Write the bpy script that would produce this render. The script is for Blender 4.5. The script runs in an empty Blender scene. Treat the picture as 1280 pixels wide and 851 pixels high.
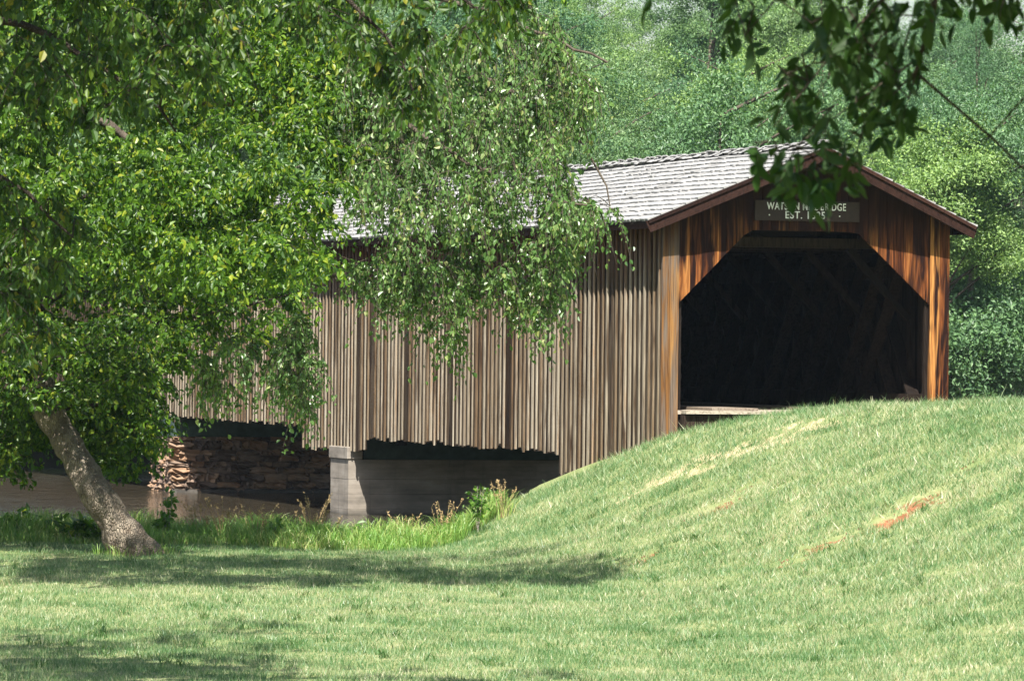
import bpy, bmesh, math, random
import numpy as np
from mathutils import Vector, Matrix
random.seed(7); RNG = np.random.default_rng(11)
R = math.radians
scene = bpy.context.scene
COL = scene.collection

# ------------------------------------------------------------------ camera
FPX, ZC, ROLL, HOR = 6200.0, 4.4, 0.011, 10.5      # focal length in px of a 1280 px wide frame, eye height over the stream bed datum
cam_d = bpy.data.cameras.new('camera'); cam = bpy.data.objects.new('camera', cam_d); COL.objects.link(cam)
cam_d.sensor_width = 36.0; cam_d.lens = FPX / 1280 * 36.0
cam_d.clip_start = 0.5; cam_d.clip_end = 3000
cam.matrix_world = Matrix.Translation((0, 0, ZC)) @ Matrix.Rotation(R(90) + HOR / FPX, 4, 'X') @ Matrix.Rotation(ROLL, 4, 'Z')
cam_d.dof.use_dof = True; cam_d.dof.focus_distance = 100.0; cam_d.dof.aperture_fstop = 10.0
scene.camera = cam
# ------------------------------------------------------------------ world, sun, exposure
SUN_EL = R(54); SUN_H = np.array([-0.13, -0.99]); SUN_H = SUN_H / np.linalg.norm(SUN_H)
w = bpy.data.worlds.new('World'); scene.world = w; w.use_nodes = True
nt = w.node_tree; bg = nt.nodes['Background']; sky = nt.nodes.new('ShaderNodeTexSky')
sky.sky_type = 'NISHITA'; sky.sun_disc = False; sky.sun_elevation = SUN_EL
sky.sun_rotation = math.atan2(SUN_H[0], SUN_H[1]); sky.air_density = 1.2; sky.dust_density = 2.0
nt.links.new(sky.outputs[0], bg.inputs[0]); bg.inputs[1].default_value = 0.072
sd = bpy.data.lights.new('sun', 'SUN'); sun = bpy.data.objects.new('sun', sd); COL.objects.link(sun)
sd.energy = 5.0; sd.angle = R(0.55); sd.color = (1.0, 0.955, 0.88)
sv = Vector((SUN_H[0] * math.cos(SUN_EL), SUN_H[1] * math.cos(SUN_EL), math.sin(SUN_EL)))
sun.rotation_euler = sv.to_track_quat('Z', 'Y').to_euler(); sun.location = (10, -20, 60)
vs = scene.view_settings; vs.view_transform = 'Standard'; vs.look = 'None'; vs.gamma = 1.0; vs.exposure = 1.36
scene.render.engine = 'CYCLES'
cy = scene.cycles
cy.use_denoising = True; cy.max_bounces = 7; cy.diffuse_bounces = 3; cy.glossy_bounces = 2
cy.transmission_bounces = 4; cy.volume_bounces = 0; cy.transparent_max_bounces = 4
cy.caustics_reflective = False; cy.caustics_refractive = False; cy.sample_clamp_indirect = 6.0

# ------------------------------------------------------------------ helpers
def ray(x, y):
    u, v = x - 640.0, y - 425.5
    return np.array([(u + ROLL * v) / FPX, 1.0, -(v - ROLL * u - HOR) / FPX])
def px(x, y, d):
    r = ray(x, y); return np.array([r[0] * d, d, ZC + r[2] * d])
def tag(o, label=None, cat=None, group=None, kind=None):
    if label: o['label'] = label
    if cat: o['category'] = cat
    if group: o['group'] = group
    if kind: o['kind'] = kind
    return o
def empty(name, loc=(0, 0, 0), rz=0.0):
    o = bpy.data.objects.new(name, None); COL.objects.link(o); o.location = loc; o.rotation_euler = (0, 0, rz)
    o.empty_display_size = 0.3
    return o
def link(name, me, mat=None, parent=None, smooth=False):
    if mat is not None and len(me.materials) == 0: me.materials.append(mat)
    o = bpy.data.objects.new(name, me); COL.objects.link(o)
    if parent is not None: o.parent = parent
    if smooth: me.polygons.foreach_set('use_smooth', [True] * len(me.polygons))
    return o
def mesh_np(name, V, F, smooth=False):
    """V (n,3); F list of (m,k) int arrays"""
    if not isinstance(F, (list, tuple)): F = [F]
    F = [f for f in F if len(f)]
    me = bpy.data.meshes.new(name)
    me.vertices.add(len(V)); me.vertices.foreach_set('co', np.ascontiguousarray(V, dtype=np.float32).ravel())
    loops = np.concatenate([f.ravel() for f in F]).astype(np.int32)
    sizes = np.concatenate([np.full(len(f), f.shape[1]) for f in F]).astype(np.int32)
    starts = np.concatenate([[0], np.cumsum(sizes)[:-1]]).astype(np.int32)
    me.loops.add(len(loops)); me.loops.foreach_set('vertex_index', loops)
    me.polygons.add(len(sizes)); me.polygons.foreach_set('loop_start', starts)
    me.polygons.foreach_set('use_smooth', np.full(len(sizes), bool(smooth)))
    me.update(calc_edges=True)
    return me
BOXF = np.array([[0, 3, 2, 1], [4, 5, 6, 7], [0, 1, 5, 4], [1, 2, 6, 5], [2, 3, 7, 6], [3, 0, 4, 7]])
def box_v(x0, x1, y0, y1, z0, z1):
    return np.array([[x0, y0, z0], [x1, y0, z0], [x1, y1, z0], [x0, y1, z0], [x0, y0, z1], [x1, y0, z1], [x1, y1, z1], [x0, y1, z1]], float)
class MB:
    def __init__(s): s.V = []; s.F = []; s.n = 0
    def add(s, V, F=BOXF): s.V.append(np.asarray(V, float)); s.F.append(np.asarray(F) + s.n); s.n += len(V); return s
    def box(s, *a): return s.add(box_v(*a))
    def bar(s, p, q, wx, wz, up=(0, 0, 1)):
        p, q = Vector(p), Vector(q); d = (q - p).normalized(); side = d.cross(Vector(up)).normalized(); u = side.cross(d)
        V = []
        for c in (p, q):
            for sx, sz in ((-1, -1), (1, -1), (1, 1), (-1, 1)): V.append(c + side * (sx * wx / 2) + u * (sz * wz / 2))
        return s.add([tuple(v) for v in V])
    def mesh(s, name='part'): return mesh_np(name, np.concatenate(s.V), s.F)
    def build(s, name, mat, parent=None): return link(name, s.mesh(name), mat, parent)
def bevel_mesh(me, off, seg=1):
    bm = bmesh.new(); bm.from_mesh(me)
    bmesh.ops.bevel(bm, geom=bm.edges[:], offset=off, segments=seg, profile=0.6, affect='EDGES', clamp_overlap=True)
    bm.to_mesh(me); bm.free(); return me
def vnoise(P, seed=0, scale=1.0):
    """cheap smooth value noise on (n,3) points, result about -1..1"""
    P = np.asarray(P, float) * scale; r = np.random.default_rng(seed); o = np.zeros(len(P))
    for k in range(5):
        d = r.normal(size=3); d /= np.linalg.norm(d); f = r.uniform(.6, 2.2); o += np.sin(P @ d * f * 2.1 + r.uniform(0, 6.28) + 1.3 * np.sin(P @ np.roll(d, 1) * f * 1.7 + r.uniform(0, 6)))
    return o / 3.2
def smooth(x): x = np.clip(x, 0, 1); return x * x * (3 - 2 * x)

# ------------------------------------------------------------------ node materials
class NM:
    def __init__(s, name):
        s.m = bpy.data.materials.new(name); s.m.use_nodes = True; s.t = s.m.node_tree; s.n = s.t.nodes; s.l = s.t.links
        s.b = s.n['Principled BSDF']; s.out = s.n['Material Output']
    def node(s, typ, **kw):
        n = s.n.new(typ)
        for k, v in kw.items(): setattr(n, k, v)
        return n
    def set(s, inp, v):
        if hasattr(v, 'links') or hasattr(v, 'is_linked'): s.l.new(v, inp)
        else: inp.default_value = v
    def pos(s, scale=(1, 1, 1), obj=False, off=None):
        if obj: src = s.node('ShaderNodeTexCoord').outputs['Object']
        else: src = s.node('ShaderNodeNewGeometry').outputs['Position']
        if off is not None:
            a = s.node('ShaderNodeVectorMath', operation='ADD'); s.l.new(src, a.inputs[0]); s.l.new(off, a.inputs[1]); src = a.outputs[0]
        m = s.node('ShaderNodeMapping'); m.inputs['Scale'].default_value = scale; s.l.new(src, m.inputs[0]); return m.outputs[0]
    def noise(s, vec, scale=1.0, detail=3.0, rough=.55, dist=0.0):
        n = s.node('ShaderNodeTexNoise'); s.l.new(vec, n.inputs['Vector']); n.inputs['Scale'].default_value = scale
        n.inputs['Detail'].default_value = detail; n.inputs['Roughness'].default_value = rough; n.inputs['Distortion'].default_value = dist
        return n.outputs['Fac']
    def ramp(s, fac, stops, mode='LINEAR'):
        r = s.node('ShaderNodeValToRGB'); e = r.color_ramp.elements; r.color_ramp.interpolation = mode
        while len(e) < len(stops): e.new(0.5)
        for q, (p, c) in zip(e, stops): q.position = p; q.color = (c[0], c[1], c[2], 1)
        s.set(r.inputs[0], fac); return r.outputs[0]
    def mix(s, fac, a, b, mode='MIX'):
        m = s.node('ShaderNodeMix', data_type='RGBA', blend_type=mode)
        s.set(m.inputs[0], fac)
        for i, v in ((6, a), (7, b)):
            s.set(m.inputs[i], (v[0], v[1], v[2], 1) if isinstance(v, tuple) else v)
        return m.outputs[2]
    def math(s, op, a, b=0.0, clamp=False):
        m = s.node('ShaderNodeMath', operation=op, use_clamp=clamp); s.set(m.inputs[0], a); s.set(m.inputs[1], b); return m.outputs[0]
    def rand(s): return s.node('ShaderNodeObjectInfo').outputs['Random']
    def island(s): return s.node('ShaderNodeNewGeometry').outputs['Random Per Island']
    def bump(s, h, strength=.4, dist=.02):
        b = s.node('ShaderNodeBump'); b.inputs['Strength'].default_value = strength; b.inputs['Distance'].default_value = dist
        s.l.new(h, b.inputs['Height']); s.l.new(b.outputs[0], s.b.inputs['Normal']); return b.outputs[0]
    def base(s, c, rough=.8, spec=.3):
        s.set(s.b.inputs['Base Color'], (c[0], c[1], c[2], 1) if isinstance(c, tuple) else c)
        s.set(s.b.inputs['Roughness'], rough); s.b.inputs['Specular IOR Level'].default_value = spec; return s.m
    def rvec(s, k=37.0):
        c = s.node('ShaderNodeCombineXYZ'); r = s.rand()
        for i in range(3): s.l.new(s.math('MULTIPLY', r, k * (1 + .37 * i)), c.inputs[i])
        return c.outputs[0]

def leaf_mat(name, cols, trans=.35, rough=.42, objvar=0.0, obj_cols=None, spec=.5, yellow=.03):
    """cols: ramp over a random value per leaf; obj_cols: ramp over a random value per tree"""
    m = NM(name); c = m.ramp(m.island(), cols)
    if obj_cols:
        oc = m.ramp(m.rand(), obj_cols); c = m.mix(1.0, c, oc, 'MULTIPLY'); c = m.mix(1.0, c, (1.9, 1.9, 1.9), 'MULTIPLY')
    n = m.noise(m.pos((1, 1, 1)), .9, 2)
    c = m.mix(m.math('MULTIPLY', m.ramp(n, [(.35, (0, 0, 0)), (.7, (1, 1, 1))]), .35), c, m.mix(1.0, c, (1.35, 1.25, .8), 'MULTIPLY'))
    m.base(c, rough, spec)
    t = m.node('ShaderNodeBsdfTranslucent'); m.l.new(m.mix(1.0, c, (1.5, 1.7, .55), 'MULTIPLY'), t.inputs[0])
    mx = m.node('ShaderNodeMixShader'); mx.inputs[0].default_value = trans
    m.l.new(m.b.outputs[0], mx.inputs[1]); m.l.new(t.outputs[0], mx.inputs[2]); m.l.new(mx.outputs[0], m.out.inputs[0])
    return m.m

def wood_mat(name, cols, streak=None, bumpk=.5, gsc=(26, 26, 1.1), streak_lo=.45, streak_hi=.7, rough=.85, tone=.5):
    """grain runs along z; a random tone per board"""
    m = NM(name); off = m.rvec()
    g = m.noise(m.pos(gsc, off=off), 1.0, 4, .65, .6)
    fine = m.noise(m.pos((gsc[0] * 3, gsc[1] * 3, gsc[2] * 1.4), off=off), 1.0, 3, .6)
    f = m.math('ADD', m.math('MULTIPLY', g, 1 - tone), m.math('MULTIPLY', m.rand(), tone))
    c = m.ramp(f, cols)
    if streak:
        k = m.noise(m.pos((7, 7, .55), off=off), 1.0, 3, .6, .4)
        c = m.mix(m.ramp(k, [(streak_lo, (0, 0, 0)), (streak_hi, (1, 1, 1))]), c, streak)
    c = m.mix(m.ramp(fine, [(.36, (.75, .75, .75)), (.52, (0, 0, 0))]), c, m.mix(1.0, c, (.35, .3, .27), 'MULTIPLY'))
    m.base(c, rough, .12); m.bump(m.math('ADD', g, m.math('MULTIPLY', fine, .6)), bumpk, .012)
    return m.m

def stain_shade(mat, z0, z1, col, wob=.9, keep=.85):  # blends col in above a ragged height; carries old stain and painted shade
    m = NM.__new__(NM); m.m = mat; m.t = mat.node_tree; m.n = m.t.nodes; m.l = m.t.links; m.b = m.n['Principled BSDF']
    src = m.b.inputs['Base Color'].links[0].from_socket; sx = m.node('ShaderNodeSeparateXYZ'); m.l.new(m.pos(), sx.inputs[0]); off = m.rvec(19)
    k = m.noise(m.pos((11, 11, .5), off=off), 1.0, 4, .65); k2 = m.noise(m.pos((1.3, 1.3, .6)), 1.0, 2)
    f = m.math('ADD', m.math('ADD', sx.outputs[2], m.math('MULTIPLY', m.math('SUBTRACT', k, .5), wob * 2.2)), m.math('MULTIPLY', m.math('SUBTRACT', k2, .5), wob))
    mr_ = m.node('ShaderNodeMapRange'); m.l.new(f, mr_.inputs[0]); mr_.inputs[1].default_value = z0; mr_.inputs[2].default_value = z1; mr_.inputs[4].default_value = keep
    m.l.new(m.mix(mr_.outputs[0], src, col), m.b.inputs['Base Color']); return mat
def flat_mat(name, col, rough=.8, var=.25, sc=6.0, bumpk=.3, spec=.3):
    m = NM(name); n = m.noise(m.pos(), sc, 5, .6); c = m.mix(m.ramp(n, [(.3, (0, 0, 0)), (.7, (1, 1, 1))]), tuple(x * (1 - var) for x in col), tuple(x * (1 + var) for x in col))
    m.base(c, rough, spec); m.bump(n, bumpk, .02); return m.m

M = {}
M['siding'] = wood_mat('weathered siding', [(.2, (.016, .009, .005)), (.34, (.036, .022, .012)), (.5, (.058, .042, .028)), (.66, (.092, .072, .05)), (.82, (.075, .036, .015))], streak=(.010, .006, .004), streak_lo=.50, streak_hi=.66, tone=.4)
M['batten'] = wood_mat('weathered battens', [(.2, (.09, .053, .029)), (.34, (.17, .118, .07)), (.5, (.25, .208, .15)), (.66, (.35, .31, .24)), (.82, (.28, .155, .07))], streak=(.06, .036, .02), streak_lo=.52, streak_hi=.70, tone=.42)
M['siding_brown'] = wood_mat('protected brown siding', [(.25, (.05, .022, .012)), (.5, (.17, .07, .028)), (.75, (.30, .13, .045))], streak=(.04, .018, .01))
M['portal'] = wood_mat('portal boards with stain and shade', [(.24, (.022, .007, .004)), (.40, (.09, .026, .009)), (.54, (.23, .078, .021)), (.72, (.46, .22, .066))], streak=(.015, .005, .0035), gsc=(22, 22, .9), streak_lo=.43, streak_hi=.57, tone=.34)
M['post'] = wood_mat('weathered post', [(.25, (.06, .028, .012)), (.5, (.19, .09, .03)), (.75, (.31, .17, .062))], streak=(.13, .10, .078), gsc=(15, 15, .7), streak_lo=.42, streak_hi=.58, tone=.25)
stain_shade(M['portal'], 6.2, 7.15, (.018, .007, .005), .95, .95); stain_shade(M['siding'], 5.7, 7.2, (.085, .03, .014), 1.1, .8); stain_shade(M['batten'], 5.5, 7.1, (.13, .05, .022), 1.1, .85); stain_shade(M['post'], 6.0, 7.0, (.035, .013, .008))  # portal tops: roof overhang's shade painted in together with surviving dark stain
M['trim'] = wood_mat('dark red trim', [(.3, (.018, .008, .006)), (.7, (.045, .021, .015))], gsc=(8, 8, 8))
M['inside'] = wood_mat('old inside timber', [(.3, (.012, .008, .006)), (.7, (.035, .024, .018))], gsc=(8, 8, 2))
M['deck'] = wood_mat('grey deck planks', [(.3, (.22, .18, .14)), (.7, (.40, .35, .28))], gsc=(3, 20, 20))
def shingle_mat():
    m = NM('weathered shingles'); off = m.rvec(60)
    n = m.noise(m.pos((9, 9, 9)), 1.0, 4, .65)
    f = m.math('ADD', m.math('MULTIPLY', n, .7), m.math('MULTIPLY', m.island(), .3))
    c = m.ramp(f, [(.2, (.11, .107, .10)), (.45, (.24, .236, .228)), (.7, (.36, .355, .345)), (.9, (.46, .455, .445))])
    s = m.noise(m.pos((1.6, 1.6, 1.6)), 1.0, 4, .6); c = m.mix(m.ramp(s, [(.58, (0, 0, 0)), (.72, (.55, .55, .55))]), c, (.15, .15, .13))
    m.base(c, .75, .4); m.bump(n, .4, .01); return m.m
M['shingle'] = shingle_mat()
def concrete_mat():
    m = NM('board-marked concrete'); n = m.noise(m.pos((1.2, 1.2, 2.5)), 1.0, 6, .62); f = m.noise(m.pos((.8, .8, 14)), 1.0, 3)
    c = m.ramp(m.math('ADD', m.math('MULTIPLY', n, .7), m.math('MULTIPLY', f, .3)), [(.3, (.13, .115, .095)), (.5, (.235, .205, .17)), (.7, (.34, .305, .26))])
    v = m.noise(m.pos((5, 5, .35)), 1.0, 4, .6); c = m.mix(m.ramp(v, [(.55, (0, 0, 0)), (.75, (.7, .7, .7))]), c, (.10, .095, .08))
    sx = m.node('ShaderNodeSeparateXYZ'); m.l.new(m.pos(), sx.inputs[0])
    wl = m.math('ADD', sx.outputs[2], m.math('MULTIPLY', n, .16)); c = m.mix(m.ramp(wl, [(.36, (1, 1, 1)), (.5, (0, 0, 0))]), c, (.06, .055, .045))
    m.base(c, .88, .25); m.bump(m.noise(m.pos((1, 1, 3)), 9, 4), .15, .012); return m.m
M['concrete'] = concrete_mat()
def stone_mat():
    m = NM('rubble stone'); off = m.rvec(21); n = m.noise(m.pos((3, 3, 5), off=off), 1.0, 6, .65)
    c = m.ramp(m.math('ADD', m.math('MULTIPLY', n, .55), m.math('MULTIPLY', m.rand(), .45)), [(.28, (.10, .07, .055)), (.45, (.20, .145, .11)), (.6, (.28, .185, .12)), (.74, (.27, .16, .095)), (.85, (.27, .235, .195))])
    m.base(c, .92, .2); m.bump(n, .7, .05); return m.m
M['stone'] = stone_mat()
M['mortar'] = flat_mat('lime mortar', (.16, .13, .105), .95, .4, 5)
M['wetrock'] = flat_mat('wet dark rock', (.055, .048, .04), .5, .5, 4, .8)
M['beam'] = flat_mat('dark green cap beam', (.045, .075, .062), .7, .35, 4)
M['signboard'] = flat_mat('sign board', (.035, .022, .018), .7, .2, 8)
M['white'] = flat_mat('white paint', (.8, .8, .78), .6, .06, 10)
def bark_mat(name, a, b, sc=(9, 9, 2.6), k=1.0):
    m = NM(name); v = m.node('ShaderNodeTexVoronoi'); v.feature = 'DISTANCE_TO_EDGE'; m.l.new(m.pos(sc, obj=False), v.inputs['Vector'])
    n = m.noise(m.pos((7, 7, 4)), 1.0, 5, .65)
    h = m.math('ADD', m.ramp(v.outputs['Distance'], [(0, (0, 0, 0)), (.25, (1, 1, 1))]), m.math('MULTIPLY', n, .7))
    m.base(m.mix(m.ramp(n, [(.3, (0, 0, 0)), (.7, (1, 1, 1))]), a, b), .9, .2); m.bump(h, k, .04); return m.m
M['bark'] = bark_mat('ridged grey bark', (.13, .10, .07), (.36, .305, .235), (6, 6, 2.0), 1.0)
M['bark_dark'] = bark_mat('dark bark', (.035, .026, .02), (.10, .08, .06))
M['bark_pale'] = bark_mat('pale branch bark', (.22, .19, .16), (.45, .41, .36), k=.4)
M['bark_mid'] = bark_mat('brown branch bark', (.05, .04, .03), (.13, .105, .08), k=.4)
M['leaf_a'] = leaf_mat('broad green leaves', [(0, (.018, .055, .005)), (.5, (.058, .132, .010)), (.85, (.13, .23, .02)), (1, (.27, .30, .03))], trans=.42)
M['leaf_b'] = leaf_mat('weeping pale green leaves', [(0, (.045, .105, .026)), (.5, (.095, .18, .05)), (.9, (.16, .25, .085)), (1, (.28, .30, .12))], rough=.34, trans=.34)
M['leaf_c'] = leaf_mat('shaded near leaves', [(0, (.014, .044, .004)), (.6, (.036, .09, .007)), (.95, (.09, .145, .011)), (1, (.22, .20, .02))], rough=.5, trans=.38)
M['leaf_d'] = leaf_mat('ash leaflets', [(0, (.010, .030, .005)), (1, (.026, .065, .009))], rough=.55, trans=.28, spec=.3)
M['leaf_bg_haze'] = leaf_mat('haze-tinted hillside leaves', [(0, (.062, .105, .06)), (.5, (.125, .185, .095)), (1, (.20, .26, .14))], trans=.3, rough=.5,  # distance haze put into the colour: paler, bluer greens
    obj_cols=[(0, (.30, .46, .42)), (.25, (.50, .58, .46)), (.45, (.36, .50, .40)), (.65, (.62, .70, .42)), (.85, (.68, .76, .44)), (1, (.28, .40, .38))])
M['leaf_weed'] = leaf_mat('bank weeds', [(0, (.04, .11, .012)), (.6, (.09, .19, .025)), (1, (.16, .24, .04))], trans=.4)
def grass_mat(name, dry, green, drier, patch=.35):
    m = NM(name); big = m.noise(m.pos((patch, patch, .1)), 1.0, 4, .6); mid = m.noise(m.pos((1.7, 1.7, .2)), 1.0, 3, .6)
    huge = m.noise(m.pos((.09, .09, .05)), 1.0, 2, .5); big = m.math('ADD', big, m.math('MULTIPLY', m.math('SUBTRACT', huge, .5), .5)); f = m.math('ADD', m.math('ADD', m.math('MULTIPLY', big, .75), m.math('MULTIPLY', mid, .42)), m.math('MULTIPLY', m.math('SUBTRACT', m.island(), .72), .55))
    c = m.ramp(f, [(.36, green[0]), (.51, green[1]), (.65, dry), (.80, drier)])
    m.base(c, .42, .5)
    t = m.node('ShaderNodeBsdfTranslucent'); m.l.new(m.mix(1.0, c, (1.25, 1.3, .7), 'MULTIPLY'), t.inputs[0])
    mx = m.node('ShaderNodeMixShader'); mx.inputs[0].default_value = .35
    m.l.new(m.b.outputs[0], mx.inputs[1]); m.l.new(t.outputs[0], mx.inputs[2]); m.l.new(mx.outputs[0], m.out.inputs[0]); return m.m
M['grass'] = grass_mat('mown grass', (.345, .39, .215), ((.08, .175, .06), (.185, .295, .125)), (.51, .465, .325), .55)
M['tallgrass'] = grass_mat('rank bank grass', (.38, .43, .15), ((.15, .29, .055), (.25, .38, .09)), (.52, .46, .25), .6)
M['tuft'] = grass_mat('coarse tuft grass', (.15, .22, .08), ((.05, .13, .03), (.09, .18, .05)), (.34, .31, .18), .6)
M['straw'] = flat_mat('dry seed heads', (.33, .24, .12), .9, .3, 20)
def ground_mat():
    m = NM('lawn soil and thatch'); big = m.noise(m.pos((.35, .35, .1)), 1.0, 4, .6); f = m.noise(m.pos((6, 6, 6)), 1.0, 5, .7)
    c = m.ramp(m.math('ADD', m.math('MULTIPLY', big, .5), m.math('MULTIPLY', f, .5)), [(.3, (.10, .15, .05)), (.5, (.19, .22, .09)), (.7, (.32, .30, .17))])
    a = m.node('ShaderNodeAttribute', attribute_name='soil'); b = m.node('ShaderNodeAttribute', attribute_name='dry'); e = m.node('ShaderNodeAttribute', attribute_name='bed')
    red = m.ramp(f, [(.3, (.15, .055, .027)), (.55, (.25, .11, .055)), (.75, (.33, .19, .11))])
    tan = m.ramp(f, [(.3, (.34, .26, .14)), (.7, (.50, .41, .26))])
    hf = m.noise(m.pos((1, 1, 1)), 14, 4, .7)
    def rag(o): return m.ramp(m.math('ADD', o, m.math('MULTIPLY', m.math('SUBTRACT', hf, .5), 1.6)), [(.42, (0, 0, 0)), (.62, (1, 1, 1))])
    c = m.mix(rag(b.outputs['Fac']), c, tan); c = m.mix(rag(a.outputs['Fac']), c, red); c = m.mix(e.outputs['Fac'], c, (.035, .032, .018))
    m.base(c, .95, .1); m.bump(f, .6, .04); return m.m
M['ground'] = ground_mat()
def water_mat():
    m = NM('murky stream water'); n = m.noise(m.pos((.9, .35, 1)), 1.5, 4, .62); n2 = m.noise(m.pos((1, 1, 1)), 9, 2)
    b = m.noise(m.pos((.12, .12, 1)), 1.0, 3)
    m.base(m.mix(b, (.035, .029, .019), (.055, .045, .03)), .05, .5); m.bump(m.math('ADD', n, m.math('MULTIPLY', n2, .2)), 1.0, .12); return m.m
M['water'] = water_mat()

# ------------------------------------------------------------------ terrain
TH = math.atan(2005 / FPX); SN, CS = math.sin(TH), math.cos(TH)
P0 = np.array([(826 - 640) / FPX * 100, 100.0]); BW = 6.26
def to_bridge(X, Y):                     # across (u), along (t)
    dx, dy = X - P0[0], Y - P0[1]; return dx * CS + dy * SN, -dx * SN + dy * CS
def edge_near(X): return 94.0 + 22 * smooth((X + 3.0) / 8.0) + .5 * np.sin(X * .9) + .3 * np.sin(X * 2.3)
def edge_far(X): return 163.0 + 1.5 * np.sin(X * .21)
T_K = [-60, -30, -12, -4, -1.5, 0, 2.75, 5.3, 9, 13, 18]
T_Z = [4.3, 3.85, 3.50, 3.32, 3.22, 3.02, 2.62, 2.1, 1.25, .75, .5]
SOIL, DRY = [], []
def seg_mask(X, Y, segs, grow_=1.0):
    m = np.zeros_like(X)
    for (a, b, wd) in segs:
        ax, ay = a[0], a[1]; bx, by = b[0] - ax, b[1] - ay; L2 = bx * bx + by * by + 1e-6
        s = np.clip(((X - ax) * bx + (Y - ay) * by) / L2, 0, 1); dd = np.hypot(X - ax - s * bx, Y - ay - s * by)
        wob = wd * grow_ * (1 + .45 * np.sin(X * 5.1 + Y * 2.3) + .3 * np.sin(X * 11.3 - Y * 4.7))
        m = np.maximum(m, smooth(1.6 - dd / np.maximum(wob, .02) * 1.0))
    nz = np.sin(X * 9.1 + 2 * np.sin(Y * 3.3)) + np.sin(Y * 4.9 + 2 * np.sin(X * 6.7)) + .7 * np.sin(X * 21 + Y * 13)
    return m * np.clip(.75 + .3 * nz, 0, 1)
def height(X, Y, detail=True):
    X = np.asarray(X, float); Y = np.asarray(Y, float)
    z = .66 + 2.1 * smooth((50 - Y) / 52.0) + .10 * np.sin(X * .23 + Y * .11)
    u, t = to_bridge(X, Y); q = -u
    zc = np.interp(t, T_K, T_Z); wd = np.interp(t, [-40, -25, 0, 12], [15, 12.5, 8.0, 6.0])
    S = 1 - smooth((q + 2.2) / wd); S2 = 1 - smooth((u - 7.5) / 9.0); S = S * S2
    lawn = z; z = lawn + np.maximum(zc - lawn, 0) * S - .15 * np.exp(-((u - 1.6) / 1.4) ** 2 - ((t + 1.6) / 2.2) ** 2)
    e = edge_near(X); bank = smooth((Y - e) / 3.2)
    z = z * (1 - bank) + (-.7) * bank
    ef = edge_far(X); fb = smooth((Y - ef) / 5.0); hill = 1.1 + np.maximum(Y - ef, 0) * .085 + 1.2 * np.sin(X * .05 + 1) * smooth((Y - ef) / 60)
    hill = np.minimum(hill, 30 + .02 * np.maximum(Y - ef, 0))
    z = z * (1 - fb) + hill * fb
    if detail:
        z = z + .035 * np.sin(X * 1.3 + .7 * np.sin(Y * .9)) * np.sin(Y * .8 + X * .3) * S + .012 * np.sin(X * 3.1 + Y * 2.0) + (.028 * S + .008) * vnoise(np.stack([X.ravel(), Y.ravel(), X.ravel() * 0], 1), 31, .9).reshape(X.shape)
        if SOIL: z = z - .10 * seg_mask(X, Y, SOIL)
    return z
def hit(x, y, d0=45.0, d1=200.0):
    r = ray(x, y); d = np.arange(d0, d1, .05); zr = ZC + r[2] * d; h = height(r[0] * d, d, False)
    k = np.argmax(zr < h); d = d[k] if (zr < h).any() else d1
    return np.array([r[0] * d, d, float(height(r[0] * d, d, False))])
_S = [((1103, 658), (1165, 618), .36), ((884, 642), (917, 622), .26), ((778, 707), (828, 686), .28), ((1032, 680), (1056, 670), .30), ((990, 704), (1005, 694), .24), ((884, 697), (896, 692), .10), ((1200, 588), (1218, 580), .14), ((855, 652), (870, 645), .1), ((925, 612), (940, 604), .12)]
_D = [((870, 578), (915, 566), .7), ((915, 566), (985, 546), 1.0), ((790, 622), (860, 584), .3), ((960, 687), (982, 670), .05)]
tmpS = [(hit(*a), hit(*b), w_) for a, b, w_ in _S]; tmpD = [(hit(*a), hit(*b), w_) for a, b, w_ in _D]
SOIL += tmpS; DRY += tmpD

def axis(parts): return np.unique(np.concatenate([np.arange(a, b, s) for a, b, s in parts]))
gx = axis([(-900, -120, 60), (-120, -20, 5), (-20, -11, 1), (-11, 13, .2), (13, 30, 1), (30, 120, 5), (120, 901, 60)])
gy = axis([(-200, 0, 20), (0, 46, 2), (46, 104, .2), (104, 130, .6), (130, 180, 2), (180, 460, 8), (460, 1400, 90)])
GX, GY = np.meshgrid(gx, gy); gv = np.stack([GX.ravel(), GY.ravel(), height(GX, GY).ravel()], 1)
nx, ny = len(gx), len(gy); ii = (np.arange(ny - 1)[:, None] * nx + np.arange(nx - 1)[None]).ravel()
gme = mesh_np('ground', gv, np.stack([ii, ii + 1, ii + nx + 1, ii + nx], 1), True)
for nm, val in (('soil', seg_mask(GX, GY, SOIL)), ('dry', seg_mask(GX, GY, DRY) * .8), ('bed', smooth((GY - edge_near(GX) + .3) / 1.2) * (1 - smooth((GY - edge_far(GX)) / 4)) + smooth((GY - edge_far(GX)) / 4))):
    at = gme.attributes.new(nm, 'FLOAT', 'POINT'); at.data.foreach_set('value', np.clip(val, 0, 1).ravel().astype(np.float32))
tag(link('ground', gme, M['ground']), kind='structure')
WATER_Z = .30
wx = np.linspace(-120, 120, 61); wy = np.linspace(88, 190, 52); WX, WY = np.meshgrid(wx, wy)
wv = np.stack([WX.ravel(), WY.ravel(), np.full(WX.size, WATER_Z)], 1); jj = (np.arange(51)[:, None] * 61 + np.arange(60)[None]).ravel()
tag(link('stream', mesh_np('stream', wv, np.stack([jj, jj + 1, jj + 62, jj + 61], 1), True), M['water']), kind='structure')

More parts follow.
